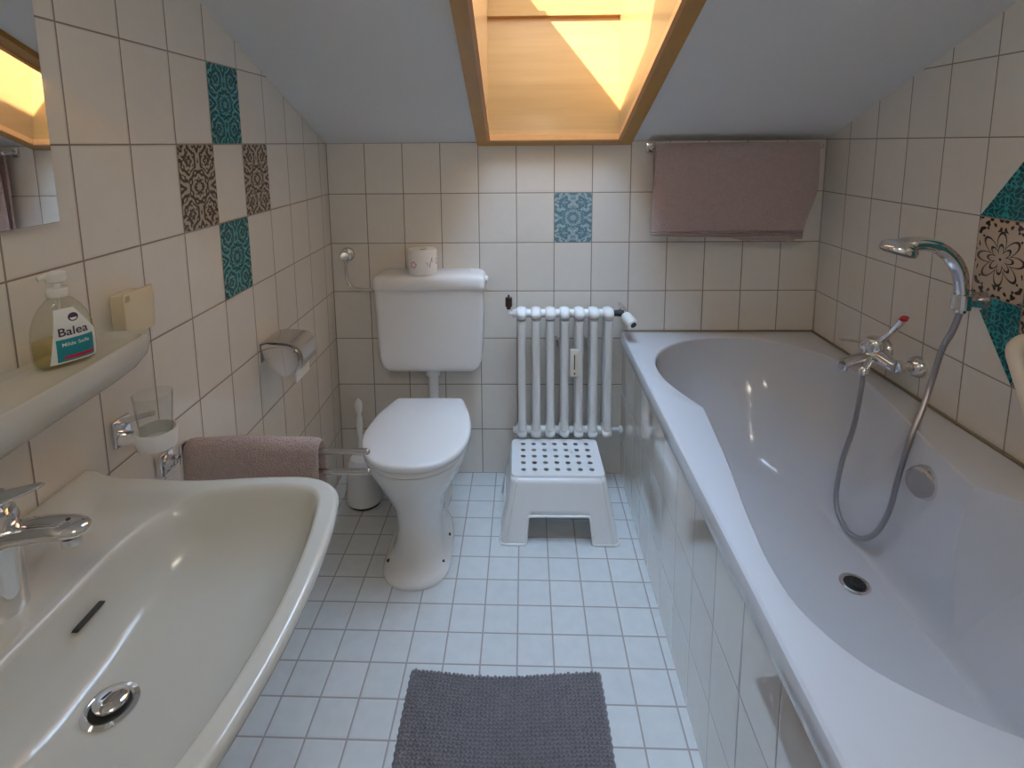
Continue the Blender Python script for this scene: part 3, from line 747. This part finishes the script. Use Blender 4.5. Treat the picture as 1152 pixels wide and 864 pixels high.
# towel bar with towel
tb = thing('towel_bar', (0, -1.13, .735), 'chrome double towel bar standing out from the left wall', 'towel bar')
BYT = -1.12
obj('wall_mount', B().box((.0005, -1.160, .712), (.016, -1.115, .762), .004, 3).lathe([(.015, 0), (.0155, .004), (.0145, .014), (.009, .018)], (.014, -1.137, .738), (1, 0, 0), 28), 'chrome', tb)
obj('pivot', B().tube([(.022, -1.137, .742), (.03, -1.132, .744), (.036, -1.124, .745)], .0065, 12, sub=4), 'chrome', tb)
obj('end_bracket', B().box((.034, BYT - .010, .684), (.044, BYT + .010, .772), .002, 2), 'chrome', tb)
for z in (.752, .706):
    obj('bar', B().tube([(.040, BYT, z), (.434, BYT, z)], .0066, 16).ball((.434, BYT, z), .0066, 12), 'steel', tb)
def towel_small():
    b = B(); nx = 60
    sec = [(-1.098, .60), (-1.0965, .66), (-1.097, .715), (-1.098, .748), (-1.103, .764), (-1.112, .7725), (-1.124, .7735), (-1.134, .768), (-1.140, .755), (-1.142, .72), (-1.143, .67), (-1.144, .60), (-1.144, .585)]
    sp, _ = smooth([Vector((0, y, z)) for y, z in sec], [0] * len(sec), 5)
    secn = []; n = len(sp)
    for i, p in enumerate(sp):
        t = (sp[min(i + 1, n - 1)] - sp[max(i - 1, 0)]).normalized(); secn.append((p, Vector((0, t.z, -t.y))))
    vs = []; fs = []
    for side in (0, 1):
        for i in range(nx + 1):
            x = .050 + .286 * i / nx; rough_ = [random.uniform(-.0010, .0010) for _ in secn]
            for k, (p, nn) in enumerate(secn):
                th = .0055 * sin(pi * min(1, (i / nx) * 14 + .12, (1 - i / nx) * 14 + .12) / 2)
                wob = .0020 * sin(x * 40 + 1) * (1 if k > 30 else .5) + rough_[k]
                top = .004 * (sin(pi * i / nx)) if p.z > .75 else 0
                vs.append(Vector((x, p.y, p.z + top)) - nn * ((th if side else -th) - (wob if side == 0 else 0)))
    m = n; H_ = (nx + 1) * m
    for s_ in (0, 1):
        for i in range(nx):
            for k in range(m - 1):
                a = s_ * H_ + i * m + k; q = (a, a + 1, a + m + 1, a + m); fs.append(q if s_ else q[::-1])
    for i in range(nx):
        for k in (0, m - 1):
            a = i * m + k; fs.append((a, a + m, H_ + a + m, H_ + a))
    for k in range(m - 1):
        for i in (0, nx):
            a = i * m + k; fs.append((a, a + 1, H_ + a + 1, H_ + a))
    return b.add(vs, fs)
obj('hand_towel', towel_small(), 'towel2', label='small mauve terry towel hanging over the double bar behind the washbasin', cat='towel', origin=(.2, -1.1, .6), ang=80)

# toilet paper holder (left wall)
ph = thing('toilet_paper_holder', (0, -.6, .77), 'covered chrome toilet paper holder on the left wall', 'toilet paper holder')
def dprof(r=1.0):
    # section in (x,z): flat lid on top, rounded front and belly
    pts = [(.004, .818), (.02, .824), (.085, .818), (.105, .810), (.118, .796), (.122, .778), (.117, .757), (.105, .740), (.088, .729), (.066, .724), (.045, .730), (.028, .744), (.016, .765), (.008, .79)]
    c = (.06, .775); return [(c[0] + (x - c[0]) * r, c[1] + (z - c[1]) * r) for x, z in pts]
y0_, y1_ = -.672, -.545
b = B()
rg = []
for y, r in ((y0_, .90), (y0_ + .001, .97), (y0_ + .004, 1.0), (y0_ + .006, 1.0)): rg.append([Vector((x, y, z)) for x, z in dprof(r)])
b.loft(rg, True, True)
obj('side_cheek', b, 'chrome', ph, ang=40)
b = B(); rg = [[Vector((x, y, z)) for x, z in dprof(r)] for y, r in ((y1_ - .006, 1), (y1_ - .004, 1), (y1_ - .001, .97), (y1_, .9))]
obj('side_cheek', b.loft(rg), 'chrome', ph, ang=40)
# curved cover: top and front strip
cv = [(.004, .823), (.03, .829), (.085, .825), (.108, .815), (.122, .799), (.127, .778), (.124, .760), (.118, .748)]
cvs, _ = smooth([Vector((x, 0, z)) for x, z in cv], [0] * 8, 5)
b = B(); rg = []
for y in (y0_ + .005, y1_ - .005):
    outr = [Vector((p.x, y, p.z)) for p in cvs]; innr = [Vector((p.x * .97 + .0, y, p.z - .003)) for p in reversed(cvs)]
    rg.append(outr + innr)
obj('cover', b.loft(rg), 'steel', ph, ang=40)
obj('back_plate', B().box((.0005, y0_ + .002, .765), (.004, y1_ - .002, .822), .001, 1), 'steel', ph)
obj('spindle', B().tube([(.06, y0_ + .004, .775), (.06, y1_ - .004, .775)], .006, 12), 'chrome', ph)
obj('toilet_roll', B().lathe([(.020, 0), (.0425, 0), (.0435, .002), (.0435, .104), (.0425, .106), (.020, .106), (.0195, .1), (.0195, .006)], (.06, y0_ + .010, .775), (0, 1, 0), 40, False, False)
    .box((.098, y0_ + .012, .700), (.1005, y1_ - .012, .775)), 'tissue', label='white toilet roll inside the chrome holder on the left wall', cat='toilet roll', origin=(.06, -.6, .775))

# ------------------------------------------------------------ toilet
tx = .413
def egg(w, yb, yf_, ywide, z, cx=tx, nb=3.2, nf=2.15, n=72):
    out = []
    for i in range(n):
        a = 2 * pi * i / n; ca, sa = cos(a), sin(a)
        if sa >= 0: p_ = nb; L = yb - ywide
        else: p_ = nf; L = ywide - yf_
        out.append(Vector((cx + w / 2 * (abs(ca) ** (2 / p_)) * (1 if ca >= 0 else -1), ywide + L * (abs(sa) ** (2 / p_)) * (1 if sa >= 0 else -1), z)))
    return out
toi = thing('toilet', (tx, -.42, 0), 'white floor-standing toilet with closed lid below the cistern', 'toilet')
rs = [egg(.222, -.25, -.645, -.53, .0), egg(.224, -.25, -.647, -.53, .006), egg(.222, -.25, -.646, -.53, .014), egg(.206, -.25, -.634, -.52, .022), egg(.178, -.25, -.610, -.50, .036), egg(.160, -.25, -.592, -.48, .058), egg(.150, -.24, -.580, -.46, .09), egg(.147, -.23, -.572, -.45, .13),
      egg(.158, -.22, -.574, -.44, .17), egg(.178, -.21, -.586, -.44, .215), egg(.222, -.20, -.606, -.44, .26), egg(.268, -.20, -.625, -.44, .30), egg(.305, -.19, -.640, -.44, .335), egg(.328, -.185, -.650, -.44, .36), egg(.340, -.18, -.656, -.44, .378), egg(.342, -.18, -.658, -.44, .388), egg(.334, -.185, -.652, -.44, .393)]
obj('pan', B().loft(rs), 'ceramic', toi, ang=50)
# swelling trap behind the foot
obj('trap', B().tube([(tx + .01, -.40, .09), (tx + .02, -.30, .10), (tx + .01, -.18, .14), (tx, -.07, .18), (tx, -.004, .18)], [.05, .072, .066, .056, .052], 24, sub=5), 'ceramic', toi)
for x, y in ((tx - .092, -.548), (tx + .088, -.548), (tx + .094, -.42)):
    obj('fixing_screw', B().lathe([(.007, 0), (.006, .004), (.002, .005)], (x, y, .0265), n=14), 'hole', toi)
obj('seat_ring', B().loft([egg(.346, -.215, -.662, -.44, .394), egg(.352, -.212, -.665, -.44, .398), egg(.352, -.212, -.665, -.44, .408), egg(.346, -.215, -.662, -.44, .412)]), 'seat', toi, ang=50)
lidr = [(.352, .414, 0), (.362, .418, .004), (.364, .428, .005), (.360, .435, .003), (.350, .439, 0), (.325, .4415, -.010), (.26, .4435, -.04), (.15, .4445, -.09), (.05, .445, -.14)]
def lidring(w, z, g_):
    k = w / .364
    pts = []
    for p in egg(.364, -.205, -.668, -.44, z, nb=2.1, nf=2.05, n=96):
        y = min(p.y, -.208); y = -.44 + (y + .44) * k; x = tx + (p.x - tx) * k
        pts.append(Vector((x, y, z)))
    return pts
# lid outline: rounded front, straight cut back edge
LO = [(.300, -.205), (.534, -.205), (.545, -.215), (.562, -.27), (.578, -.33), (.590, -.41), (.592, -.47), (.583, -.535), (.561, -.592), (.520, -.640), (.470, -.665), (.415, -.672), (.358, -.664), (.305, -.635), (.268, -.590), (.246, -.535), (.236, -.47), (.239, -.41), (.251, -.33), (.270, -.27), (.290, -.215)]
LP = cr_closed([(x, y) for x, y in LO], 6, corners=(0, 1))
def lr(k, z): return [Vector((.414 + (x - .414) * k, -.43 + (y + .43) * k, z)) for x, y in LP]
obj('lid', B().loft([lr(.955, .4135), lr(.985, .415), lr(1.0, .420), lr(1.003, .428), lr(.996, .4345), lr(.975, .4385), lr(.93, .4405), lr(.80, .4425), lr(.5, .444), lr(.1, .4445)]), 'seat', toi, ang=50)
for x in (.345, .485):
    obj('hinge', B().tube([(x - .018, -.198, .416), (x + .018, -.198, .416)], .011, 16), 'seat', toi)
obj('flush_pipe', B().tube([(.412, -.075, .508), (.412, -.075, .40), (.412, -.085, .36), (.412, -.12, .335), (.412, -.19, .33)], .0215, 20, sub=5).lathe([(.030, 0), (.030, .03), (.024, .034)], (.412, -.075, .478), (0, 0, 1), 28), 'cistern', toi)

# cistern
ci = thing('cistern', (.413, -.07, .51), 'white plastic wall-hung flush cistern above the toilet', 'cistern')
def crect(x0, x1, y0, y1, z, r, n=8):
    out = []
    for cx_, cy_, a0 in ((x1 - r, y1 - r, 0), (x0 + r, y1 - r, pi / 2), (x0 + r, y0 + r, pi), (x1 - r, y0 + r, 1.5 * pi)):
        for i in range(n + 1):
            a = a0 + pi / 2 * i / n; out.append(Vector((cx_ + r * cos(a), cy_ + r * sin(a), z)))
    return out
b = B(); rs = []
# body: rounded in the front elevation too
def cis(z, xin, yin): return crect(.200 + xin, .622 - xin, -.140 + yin, -.002, z, .022)
for z, xi, yi in ((.508, .052, .03), (.510, .040, .014), (.516, .030, .006), (.53, .019, .002), (.55, .012, 0), (.58, .008, 0), (.70, .003, 0), (.835, .0, 0), (.8395, .0, 0)): rs.append(cis(z, xi, yi))
obj('tank', b.loft(rs), 'cistern', ci, ang=50)
rs = []
for z, xi, yi in ((.8405, -.001, -.001), (.844, -.004, -.004), (.858, -.004, -.004), (.879, -.003, -.002), (.887, .001, .003), (.892, .007, .011), (.895, .016, .022), (.8960, .05, .045)): rs.append(crect(.198 + xi, .624 - xi, -.142 + yi, -.002, z, .024))
obj('tank_lid', B().loft(rs), 'cistern', ci, ang=50)
obj('side_fitting', B().lathe([(.014, 0), (.014, .012), (.010, .016)], (.622, -.07, .868), (1, 0, 0), 20), 'cistern', ci)

# toilet roll standing on the cistern
rc = (.383, -.078, .8957)
tr = thing('toilet_roll', rc, 'toilet roll with pink flower print standing on the cistern', 'toilet roll')
obj('paper', B().lathe([(.0195, .0), (.0535, .0), (.0555, .002), (.0555, .093), (.0535, .096), (.0225, .096), (.0215, .093), (.0215, .004)], rc, n=56, cap0=False, cap1=False), 'tissue', tr)
obj('cardboard_core', B().lathe([(.0212, .001), (.0212, .090), (.0200, .090), (.0200, .001)], rc, n=32, cap0=False, cap1=False), 'card', tr)
obj('core_bottom', B().lathe([(.0195, .002), (.0195, .004)], rc, n=32), 'card', tr)
def onroll(a, z, r=.0558): return Vector((rc[0] + r * sin(a), rc[1] - r * cos(a), rc[2] + z))
def stroke(name, pts, wd, mat):
    b = B(); vs = []; fs = []
    for i, (a, z) in enumerate(pts):
        a2, z2 = pts[min(i + 1, len(pts) - 1)]; a1, z1 = pts[max(i - 1, 0)]
        ta, tz = (a2 - a1) * .0558, z2 - z1; l = sqrt(ta * ta + tz * tz) or 1; na, nz = -tz / l, ta / l
        vs += [onroll(a + na * wd / .0558, z + nz * wd), onroll(a - na * wd / .0558, z - nz * wd)]
    for i in range(len(pts) - 1): fs.append((2 * i, 2 * i + 1, 2 * i + 3, 2 * i + 2))
    obj(name, b.add(vs, fs), mat, tr, recalc=False)
stroke('printed_flower', [(-.50 + (.19 + .04 * cos(5 * t)) * cos(t), .042 + (.0105 + .0022 * cos(5 * t)) * sin(t)) for t in [2 * pi * i / 40 for i in range(41)]], .0022, 'pink')
stroke('printed_flower', [(1.45 + .2 * cos(t), .05 + .010 * sin(t)) for t in [2 * pi * i / 20 for i in range(21)]], .0014, 'greyprint')
stroke('printed_stem', [(.42, .052), (.50, .048), (.55, .040), (.48, .036)], .0009, 'greyprint')
stroke('printed_stem', [(.66, .030), (.72, .045), (.80, .055), (.86, .066), (.92, .068)], .0014, 'greyprint')
stroke('printed_stem', [(.86, .066), (.88, .056), (.93, .048)], .0010, 'greyprint')

# water supply valve beside the cistern
av = thing('angle_valve', (.066, 0, .955), 'chrome water valve with curved pipe on the back wall left of the cistern', 'valve')
obj('rosette', B().lathe([(.030, 0), (.029, .004), (.020, .014), (.014, .016)], (.066, -.0005, .955), (0, -1, 0), 32), 'chrome', av)
obj('valve_body', B().tube([(.066, -.012, .955), (.066, -.055, .955)], .0125, 18).tube([(.066, -.038, .955), (.066, -.038, .925)], [.0125, .011], 16), 'chrome', av)
obj('valve_knob', B().lathe([(.010, 0), (.019, .004), (.020, .018), (.015, .024), (.002, .025)], (.068, -.052, .957), (.35, -1, .2), 12), 'chrome', av)
obj('supply_pipe', B().tube([(.066, -.038, .93), (.067, -.038, .89), (.072, -.04, .855), (.088, -.042, .832), (.112, -.045, .822), (.15, -.05, .820), (.206, -.055, .821)], .0072, 14, sub=6), 'chrome', av)

# toilet brush
tbz = thing('toilet_brush', (.148, -.20, 0), 'white toilet brush in its holder in the corner left of the toilet', 'toilet brush')
obj('brush_holder', B().lathe([(.060, .012), (.067, .014), (.068, .02), (.066, .07), (.061, .13), (.054, .175), (.046, .192), (.030, .198), (.012, .199)], (.148, -.20, 0), n=48), 'plastic', tbz)
obj('holder_base', B().lathe([(.055, .0005), (.062, .003), (.062, .013)], (.148, -.20, 0), n=48), 'dark', tbz)
obj('brush_handle', B().lathe([(.010, .195), (.009, .22), (.0085, .26), (.0105, .29), (.0125, .325), (.011, .35), (.0075, .362), (.0075, .370), (.0125, .385), (.014, .40), (.0125, .418), (.006, .428), (.001, .429)], (.144, -.20, 0), (-.01, 0, 1), n=24), 'plastic', tbz)

# ------------------------------------------------------------ radiator
rad = thing('radiator', (.94, -.09, .2), 'white column radiator with seven sections on the back wall', 'radiator')
NS = 7; rx0, rp = .769, .0563
for i in range(NS):
    x = rx0 + rp * i
    b = B()
    for y in (-.115, -.055):
        b.tube([(x, y, .262), (x, y, .28), (x, y, .69), (x, y, .712)], [.0170, .0158, .0158, .0170], 18)
    for z in (.245, .733):
        # section head: oval drum with rounded end
        s_ = 1 if z > .5 else -1
        b.loft([[Vector((x + dx_, -.085 + .048 * k_ * cos(a), z + .0235 * k_ * sin(a))) for a in [2 * pi * j / 28 for j in range(28)]] for dx_, k_ in ((-.0195, .72), (-.0165, .90), (-.009, 1.0), (0, 1.04), (.009, 1.0), (.0165, .90), (.0195, .72))])
    obj('column_section', b, 'radpaint', rad, ang=50)
obj('header_tube', B().tube([(rx0 - .022, -.085, .733), (rx0 + rp * 6 + .022, -.085, .733)], .0165, 20), 'radpaint', rad)
obj('header_tube', B().tube([(rx0 - .022, -.085, .245), (rx0 + rp * 6 + .022, -.085, .245)], .0165, 20), 'radpaint', rad)
for z in (.245, .733):
    obj('end_plug', B().tube([(rx0 - .036, -.085, z), (rx0 - .030, -.085, z), (rx0 - .018, -.085, z)], [.013, .0165, .018], 18), 'radpaint', rad)
for x in (rx0 + rp * 2.5, rx0 + rp * 4.5):
    obj('wall_bracket', B().box((x - .006, -.075, .60), (x + .006, -.001, .612), .002, 1).tube([(x, -.078, .596), (x, -.078, .622)], .0055, 12), 'steel', rad)
obj('air_vent', B().tube([(rx0 - .028, -.085, .733), (rx0 - .052, -.085, .733)], .0075, 12).tube([(rx0 - .050, -.085, .733), (rx0 - .050, -.085, .752)], [.008, .0065], 12), 'radpaint', rad)
obj('vent_cap', B().lathe([(.0085, 0), (.0085, .006), (.0130, .011), (.0138, .020), (.0135, .046), (.010, .048), (.004, .049), (.0035, .058), (.001, .059)], (rx0 - .050, -.085, .750), n=20), 'brown', rad)
obj('return_pipe', B().tube([(rx0 + rp * 6 + .02, -.085, .245), (1.175, -.085, .245)], .010, 16).lathe([(.017, 0), (.017, .012)], (1.160, -.085, .245), (1, 0, 0), 8), 'radpaint', rad)
# heat meter
hm = thing('heat_meter', (.971, -.13, .55), 'small ivory heat cost meter clipped on the radiator front', 'meter')
obj('meter_case', B().box((.956, -.145, .494), (.990, -.1305, .604), .003, 2), 'ivorylab', hm)
obj('meter_tube', B().box((.9705, -.1462, .525), (.9745, -.1448, .585), .0004, 1), 'dark', hm)
obj('meter_seal', B().lathe([(.0035, 0), (.003, .0015)], (.973, -.145, .508), (0, -1, 0), 12), 'dark', hm)
# thermostatic valve
tv = thing('thermostatic_valve', (1.16, -.085, .72), 'thermostatic valve with white head at the right end of the radiator', 'valve')
obj('valve_body', B().tube([(rx0 + rp * 6 + .0235, -.085, .733), (1.145, -.085, .733), (1.168, -.085, .732)], [.012, .013, .014], 16), 'dark', tv)
obj('valve_tail', B().tube([(1.168, -.085, .735), (1.168, -.05, .745), (1.168, -.003, .745)], [.013, .011, .010], 16).lathe([(.016, 0), (.017, .003), (.017, .012), (.014, .016)], (1.168, -.075, .738), (0, 1, .1), 8), 'chrome', tv)
dv = Vector((.38, -.85, -.35)).normalized()
p0 = Vector((1.170, -.088, .728))
obj('thermostat_head', B().lathe([(.013, .004), (.018, .008), (.0215, .016), (.0225, .040), (.0215, .058), (.018, .066), (.0125, .068)], p0, dv, 36), simple('valve_white', (.80, .80, .74), .35), tv)
obj('head_cap', B().lathe([(.0125, 0), (.0120, .002), (.006, .0022), (.001, .0022)], p0 + dv * .0675, dv, 28), 'dark', tv)

# ------------------------------------------------------------ towel on the back wall
rail = thing('towel_rail', (1.26, 0, 1.37), 'chrome towel rail on the back wall above the bathtub', 'towel rail')
obj('rail_bar', B().tube([(1.262, -.062, 1.375), (1.905, -.062, 1.375)], .008, 16), 'chrome', rail)
for x in (1.268, 1.90):
    obj('rail_bracket', B().box((x - .012, -.012, 1.355), (x + .012, -.0005, 1.392), .003, 2).tube([(x, -.01, 1.375), (x, -.062, 1.375)], .008, 14).ball((x, -.062, 1.375), .0105, 14), 'chrome', rail)
def bath_towel():
    x0, x1 = 1.278, 1.885; nx = 90; vs, fs = [], []
    cols = []
    for i in range(nx + 1):
        u = i / nx; x = x0 + (x1 - x0) * u
        zb = 1.038 - .012 * u - (.012 * sst(u, .45, .6) * (1 - sst(u, .86, .95)))
        zr = 1.055
        pts = [(-.0465, zr), (-.0455, 1.2), (-.047, 1.36), (-.050, 1.378), (-.057, 1.3865), (-.066, 1.387), (-.0745, 1.381), (-.0785, 1.365), (-.081, 1.33)]
        nz = 26
        for k in range(1, nz + 1):
            z = 1.33 + (zb - 1.33) * k / nz; d = k / nz
            wave = (.007 * sin(x * 26 + 1.0) + .003 * sin(x * 61)) * d + .003 * sin(x * 75 + d * 2) * d + .004 * sin(x * 12) * d
            pts.append((-.083 - .006 * d + wave, z))
        cols.append((x, pts))
    m = len(cols[0][1]); t = .0045
    xs_taper = lambda u, z: 0
    for side in (0, 1):
        for i, (x, pts) in enumerate(cols):
            u = i / nx
            for k, (y, z) in enumerate(pts):
                a = pts[max(k - 1, 0)]; c = pts[min(k + 1, m - 1)]
                ty, tz = c[0] - a[0], c[1] - a[1]; l = sqrt(ty * ty + tz * tz); ny, nz_ = -tz / l, ty / l
                e = t * (1 if side == 0 else -1)
                # right lower corner pulls in, left edge leans out a little
                low = sst(-z, -1.24, -1.03)
                xx = x - .050 * low * sst(u, .80, 1.0) - .012 * (sst(-z, -1.38, -1.04) if k > 6 else 0) * (1 - u)
                vs.append((xx, y - ny * e * -1, z + nz_ * e))
    H_ = (nx + 1) * m
    for s_ in (0, 1):
        for i in range(nx):
            for k in range(m - 1):
                a = s_ * H_ + i * m + k; fs.append((a, a + 1, a + m + 1, a + m) if s_ else (a + m, a + m + 1, a + 1, a))
    for i in range(nx):
        for k in (0, m - 1): a = i * m + k; fs.append((a, a + m, H_ + a + m, H_ + a))
    for k in range(m - 1):
        for i in (0, nx): a = i * m + k; fs.append((a, a + 1, H_ + a + 1, H_ + a))
    return B().add(vs, fs)
obj('bath_towel', bath_towel(), 'towel', label='large mauve terry towel hanging over the rail on the back wall', cat='towel', ang=80)

# ------------------------------------------------------------ step stool
st = thing('step_stool', (.896, -.24, 0), 'white plastic step stool with round holes in front of the radiator', 'stool')
SX, SY, SH = .896, -.243, .222
# half sizes at top and floor
tw, td, fw, fd = .168, .126, .209, .196
def sring(k, z, n=12, r=.02):
    hw_ = tw + (fw - tw) * k; hd_ = td + (fd - td) * k; out = []
    for sx_, sy_, a0 in ((1, 1, 0), (-1, 1, pi / 2), (-1, -1, pi), (1, -1, 1.5 * pi)):
        for i in range(n + 1):
            a = a0 + pi / 2 * i / n; out.append(Vector((SX + sx_ * (hw_ - r) + r * cos(a), SY + sy_ * (hd_ - r) + r * sin(a), z)))
    return out
TOPZ = SH
# side walls with an arched cut between the legs
def stool_walls():
    vs, fs = [], []
    nlev = 14; nside = 24; nc = 8
    def pt(k, z, side, s):    # s in -1..1 along a side
        hw_ = tw + (fw - tw) * k; hd_ = td + (fd - td) * k; r = .02
        if side == 0: return Vector((SX + s * (hw_ - r), SY - hd_, z))
        if side == 1: return Vector((SX + hw_, SY + s * (hd_ - r), z))
        if side == 2: return Vector((SX - s * (hw_ - r), SY + hd_, z))
        return Vector((SX - hw_, SY - s * (hd_ - r), z))
    b = B()
    for side in range(4):
        wide = side % 2 == 0
        ct = .092 if wide else .085; c0 = .63 if wide else .56; c1 = .625 if wide else .55       # cut half-width at floor / top
        zs = [SH - .008 - (SH - .008 - ct) * i / 6 for i in range(7)] + [ct * (1 - i / 7) for i in range(1, 8)]
        for j in range(len(zs) - 1):
            za, zb_ = zs[j], zs[j + 1]
            for i in range(nside):
                def S(i_, z):
                    # left leg 0..8, gap 8..16, right leg 16..24
                    cw = c1 + (c0 - c1) * (1 - min(z, ct) / ct)
                    if z > ct: cw = c1
                    if i_ <= 8: return -1 + (1 - cw) * i_ / 8
                    if i_ <= 16: return -cw + 2 * cw * (i_ - 8) / 8
                    return cw + (1 - cw) * (i_ - 16) / 8
                if j >= 6 and 8 <= i < 16: continue
                ka, kb = 1 - za / SH, 1 - zb_ / SH
                b.add([pt(ka, za, side, S(i, za)), pt(ka, za, side, S(i + 1, za)), pt(kb, zb_, side, S(i + 1, zb_)), pt(kb, zb_, side, S(i, zb_))], [(0, 3, 2, 1)])
    # corners
    for (sx_, sy_, a0) in ((1, 1, 0), (-1, 1, pi / 2), (-1, -1, pi), (1, -1, 1.5 * pi)):
        for j in range(13):
            za, zb_ = (SH - .008) * (1 - j / 13), (SH - .008) * (1 - (j + 1) / 13)
            for i in range(nc):
                q = []
                for z, ii in ((za, i), (za, i + 1), (zb_, i + 1), (zb_, i)):
                    k = 1 - z / SH; hw_ = tw + (fw - tw) * k; hd_ = td + (fd - td) * k; a = a0 + pi / 2 * ii / nc
                    q.append(Vector((SX + sx_ * (hw_ - .02) + .02 * cos(a), SY + sy_ * (hd_ - .02) + .02 * sin(a), z)))
                b.add(q, [(0, 3, 2, 1)])
    # rim bead round the openings and feet
    for side in range(4):
        wide = side % 2 == 0
        ct = .092 if wide else .085; c0 = .63 if wide else .56; c1 = .625 if wide else .55
        def P2(s, z): return pt(1 - z / SH, z, side, s)
        path = [P2(-1, .004), P2(-1 + (1 - c0) * .5, .004), P2(-c0 - .03, .004), P2(-c0, .010), P2(-c0 + .005, .02), P2(-c1 - .006, ct - .014), P2(-c1 + .01, ct - .004), P2(-c1 + .05, ct), P2(0, ct), P2(c1 - .05, ct), P2(c1 - .01, ct - .004), P2(c1 + .006, ct - .014), P2(c0 - .005, .02), P2(c0, .010), P2(c0 + .03, .004), P2(1, .004)]
        b.tube(path, .0042, 8, sub=3)
    for (sx_, sy_, a0) in ((1, 1, 0), (-1, 1, pi / 2), (-1, -1, pi), (1, -1, 1.5 * pi)):
        b.tube([(SX + sx_ * (fw - .02) + .02 * cos(a0 + pi / 2 * i / 8), SY + sy_ * (fd - .02) + .02 * sin(a0 + pi / 2 * i / 8), .004) for i in range(9)], .0042, 8)
    return b
wo = obj('stool_legs', stool_walls(), 'plastic', st, ang=40)
md = wo.modifiers.new('thickness', 'SOLIDIFY'); md.thickness = .0028; md.offset = -1
# top with 7 x 5 real holes
def stool_top():
    b = B(); r = .0094; nxh, nyh = 7, 5
    hx, hy = .0412, .0435
    x0, y0 = SX - hx * nxh / 2, SY - hy * nyh / 2
    for zt, flip in ((SH, False), (SH - .003, True)):
        for i in range(nxh):
            for j in range(nyh):
                cx_, cy_ = x0 + hx * (i + .5), y0 + hy * (j + .5)
                n = 24; ri = [Vector((cx_ + r * cos(2 * pi * k / n), cy_ + r * sin(2 * pi * k / n), zt)) for k in range(n)]
                ro = []
                for k in range(n):
                    a = 2 * pi * k / n; c_, s_ = cos(a), sin(a); t = 1 / max(abs(c_) / (hx / 2), abs(s_) / (hy / 2)); ro.append(Vector((cx_ + c_ * t, cy_ + s_ * t, zt)))
                o = len(b.v); b.v += ri + ro
                for k in range(n):
                    k2 = (k + 1) % n; q = (o + k, o + k2, o + n + k2, o + n + k); b.f.append(q if flip else q[::-1])
                if not flip:
                    lo = [v - Vector((0, 0, .003)) for v in ri]; b.loft([ri, lo], False, False)
    # border around the hole field
    X0, X1, Y0, Y1 = x0, x0 + hx * nxh, y0, y0 + hy * nyh
    ring_in = []
    n = 12
    for sx_, sy_, a0 in ((1, 1, 0), (-1, 1, pi / 2), (-1, -1, pi), (1, -1, 1.5 * pi)):
        for i in range(n + 1): ring_in.append(Vector((X1 if sx_ > 0 else X0, Y1 if sy_ > 0 else Y0, SH)))
    o1 = sring(0, SH); o0 = [v.lerp(c, .06) for v, c in zip(o1, ring_in)]
    edge1 = [Vector((v.x, v.y, SH)) for v in o0]
    edge2 = [Vector((v.x, v.y, SH - .0018)) for v in o1]
    edge3 = [v.copy() for v in sring(8 / 222 * 1.0, SH - .0085)]
    b.loft([ring_in, edge1, edge2, edge3], False, False)
    return b
obj('perforated_top', stool_top(), 'plastic', st, ang=50, recalc=False)

# ------------------------------------------------------------ bath mat
def bath_mat():
    W_, L_ = .505, .80; nx, ny = 50, 84; sub = 4
    Y0 = -.918
    NX, NY = nx * sub, ny * sub
    rnd = [[random.uniform(.65, 1.1) for _ in range(ny + 1)] for _ in range(nx + 1)]
    joff = [random.uniform(-.15, .15) for _ in range(nx + 1)]
    vs, fs = [], []
    for j in range(NY + 1):
        for i in range(NX + 1):
            u, v = i / NX, j / NY
            ci_, cj = min(int(i / sub), nx - 1), min(int(j / sub), ny - 1)
            fu, fv = (i / sub) - ci_, (j / sub) - cj
            h = (abs(sin(pi * fu)) ** .6) * (abs(sin(pi * fv)) ** .6) * .0085 * rnd[ci_][cj]
            edge = min(u * W_, (1 - u) * W_, v * L_, (1 - v) * L_)
            e = sst(edge, 0, .009)
            x = .464 + u * W_ + .004 * sin(v * 9) * (u - .5) + .0012 * sin(v * 260 + ci_)
            sag = .010 * sin(pi * u) * (1 - v)
            y = Y0 - v * L_ - sag * (1 - sst(v, 0, .2)) - .0014 * sin(u * 150 + cj * 1.7) + .004 * cos(u * 7)
            z = .0008 + e * (.0105 + h + .0018 * sin(u * 11 + 1) * sin(v * 14))
            vs.append((x, y, z))
    for j in range(NY):
        for i in range(NX):
            a = j * (NX + 1) + i; fs.append((a, a + NX + 1, a + NX + 2, a + 1))
    return B().add(vs, fs)
obj('bath_mat', bath_mat(), 'mat', label='grey looped chenille bath mat on the floor tiles', cat='bath mat', origin=(.716, -1.3, 0), ang=180)

# ------------------------------------------------------------ unseen fill light, added behind the viewer to brighten the room
cl_ = thing('added_fill_lamp', (.95, -2.62, ZF), 'unseen round lamp added as fill light on the flat ceiling behind the viewpoint', 'lamp')
obj('fill_base', B().lathe([(.15, 0), (.15, .02), (.14, .025)], (.95, -2.62, ZF - .0005), (0, 0, -1), 40), 'plastic', cl_)
obj('fill_diffuser', B().lathe([(.14, .02), (.143, .05), (.12, .075), (.06, .088), (.002, .09)], (.95, -2.62, ZF), (0, 0, -1), 40), 'fillglow', cl_)
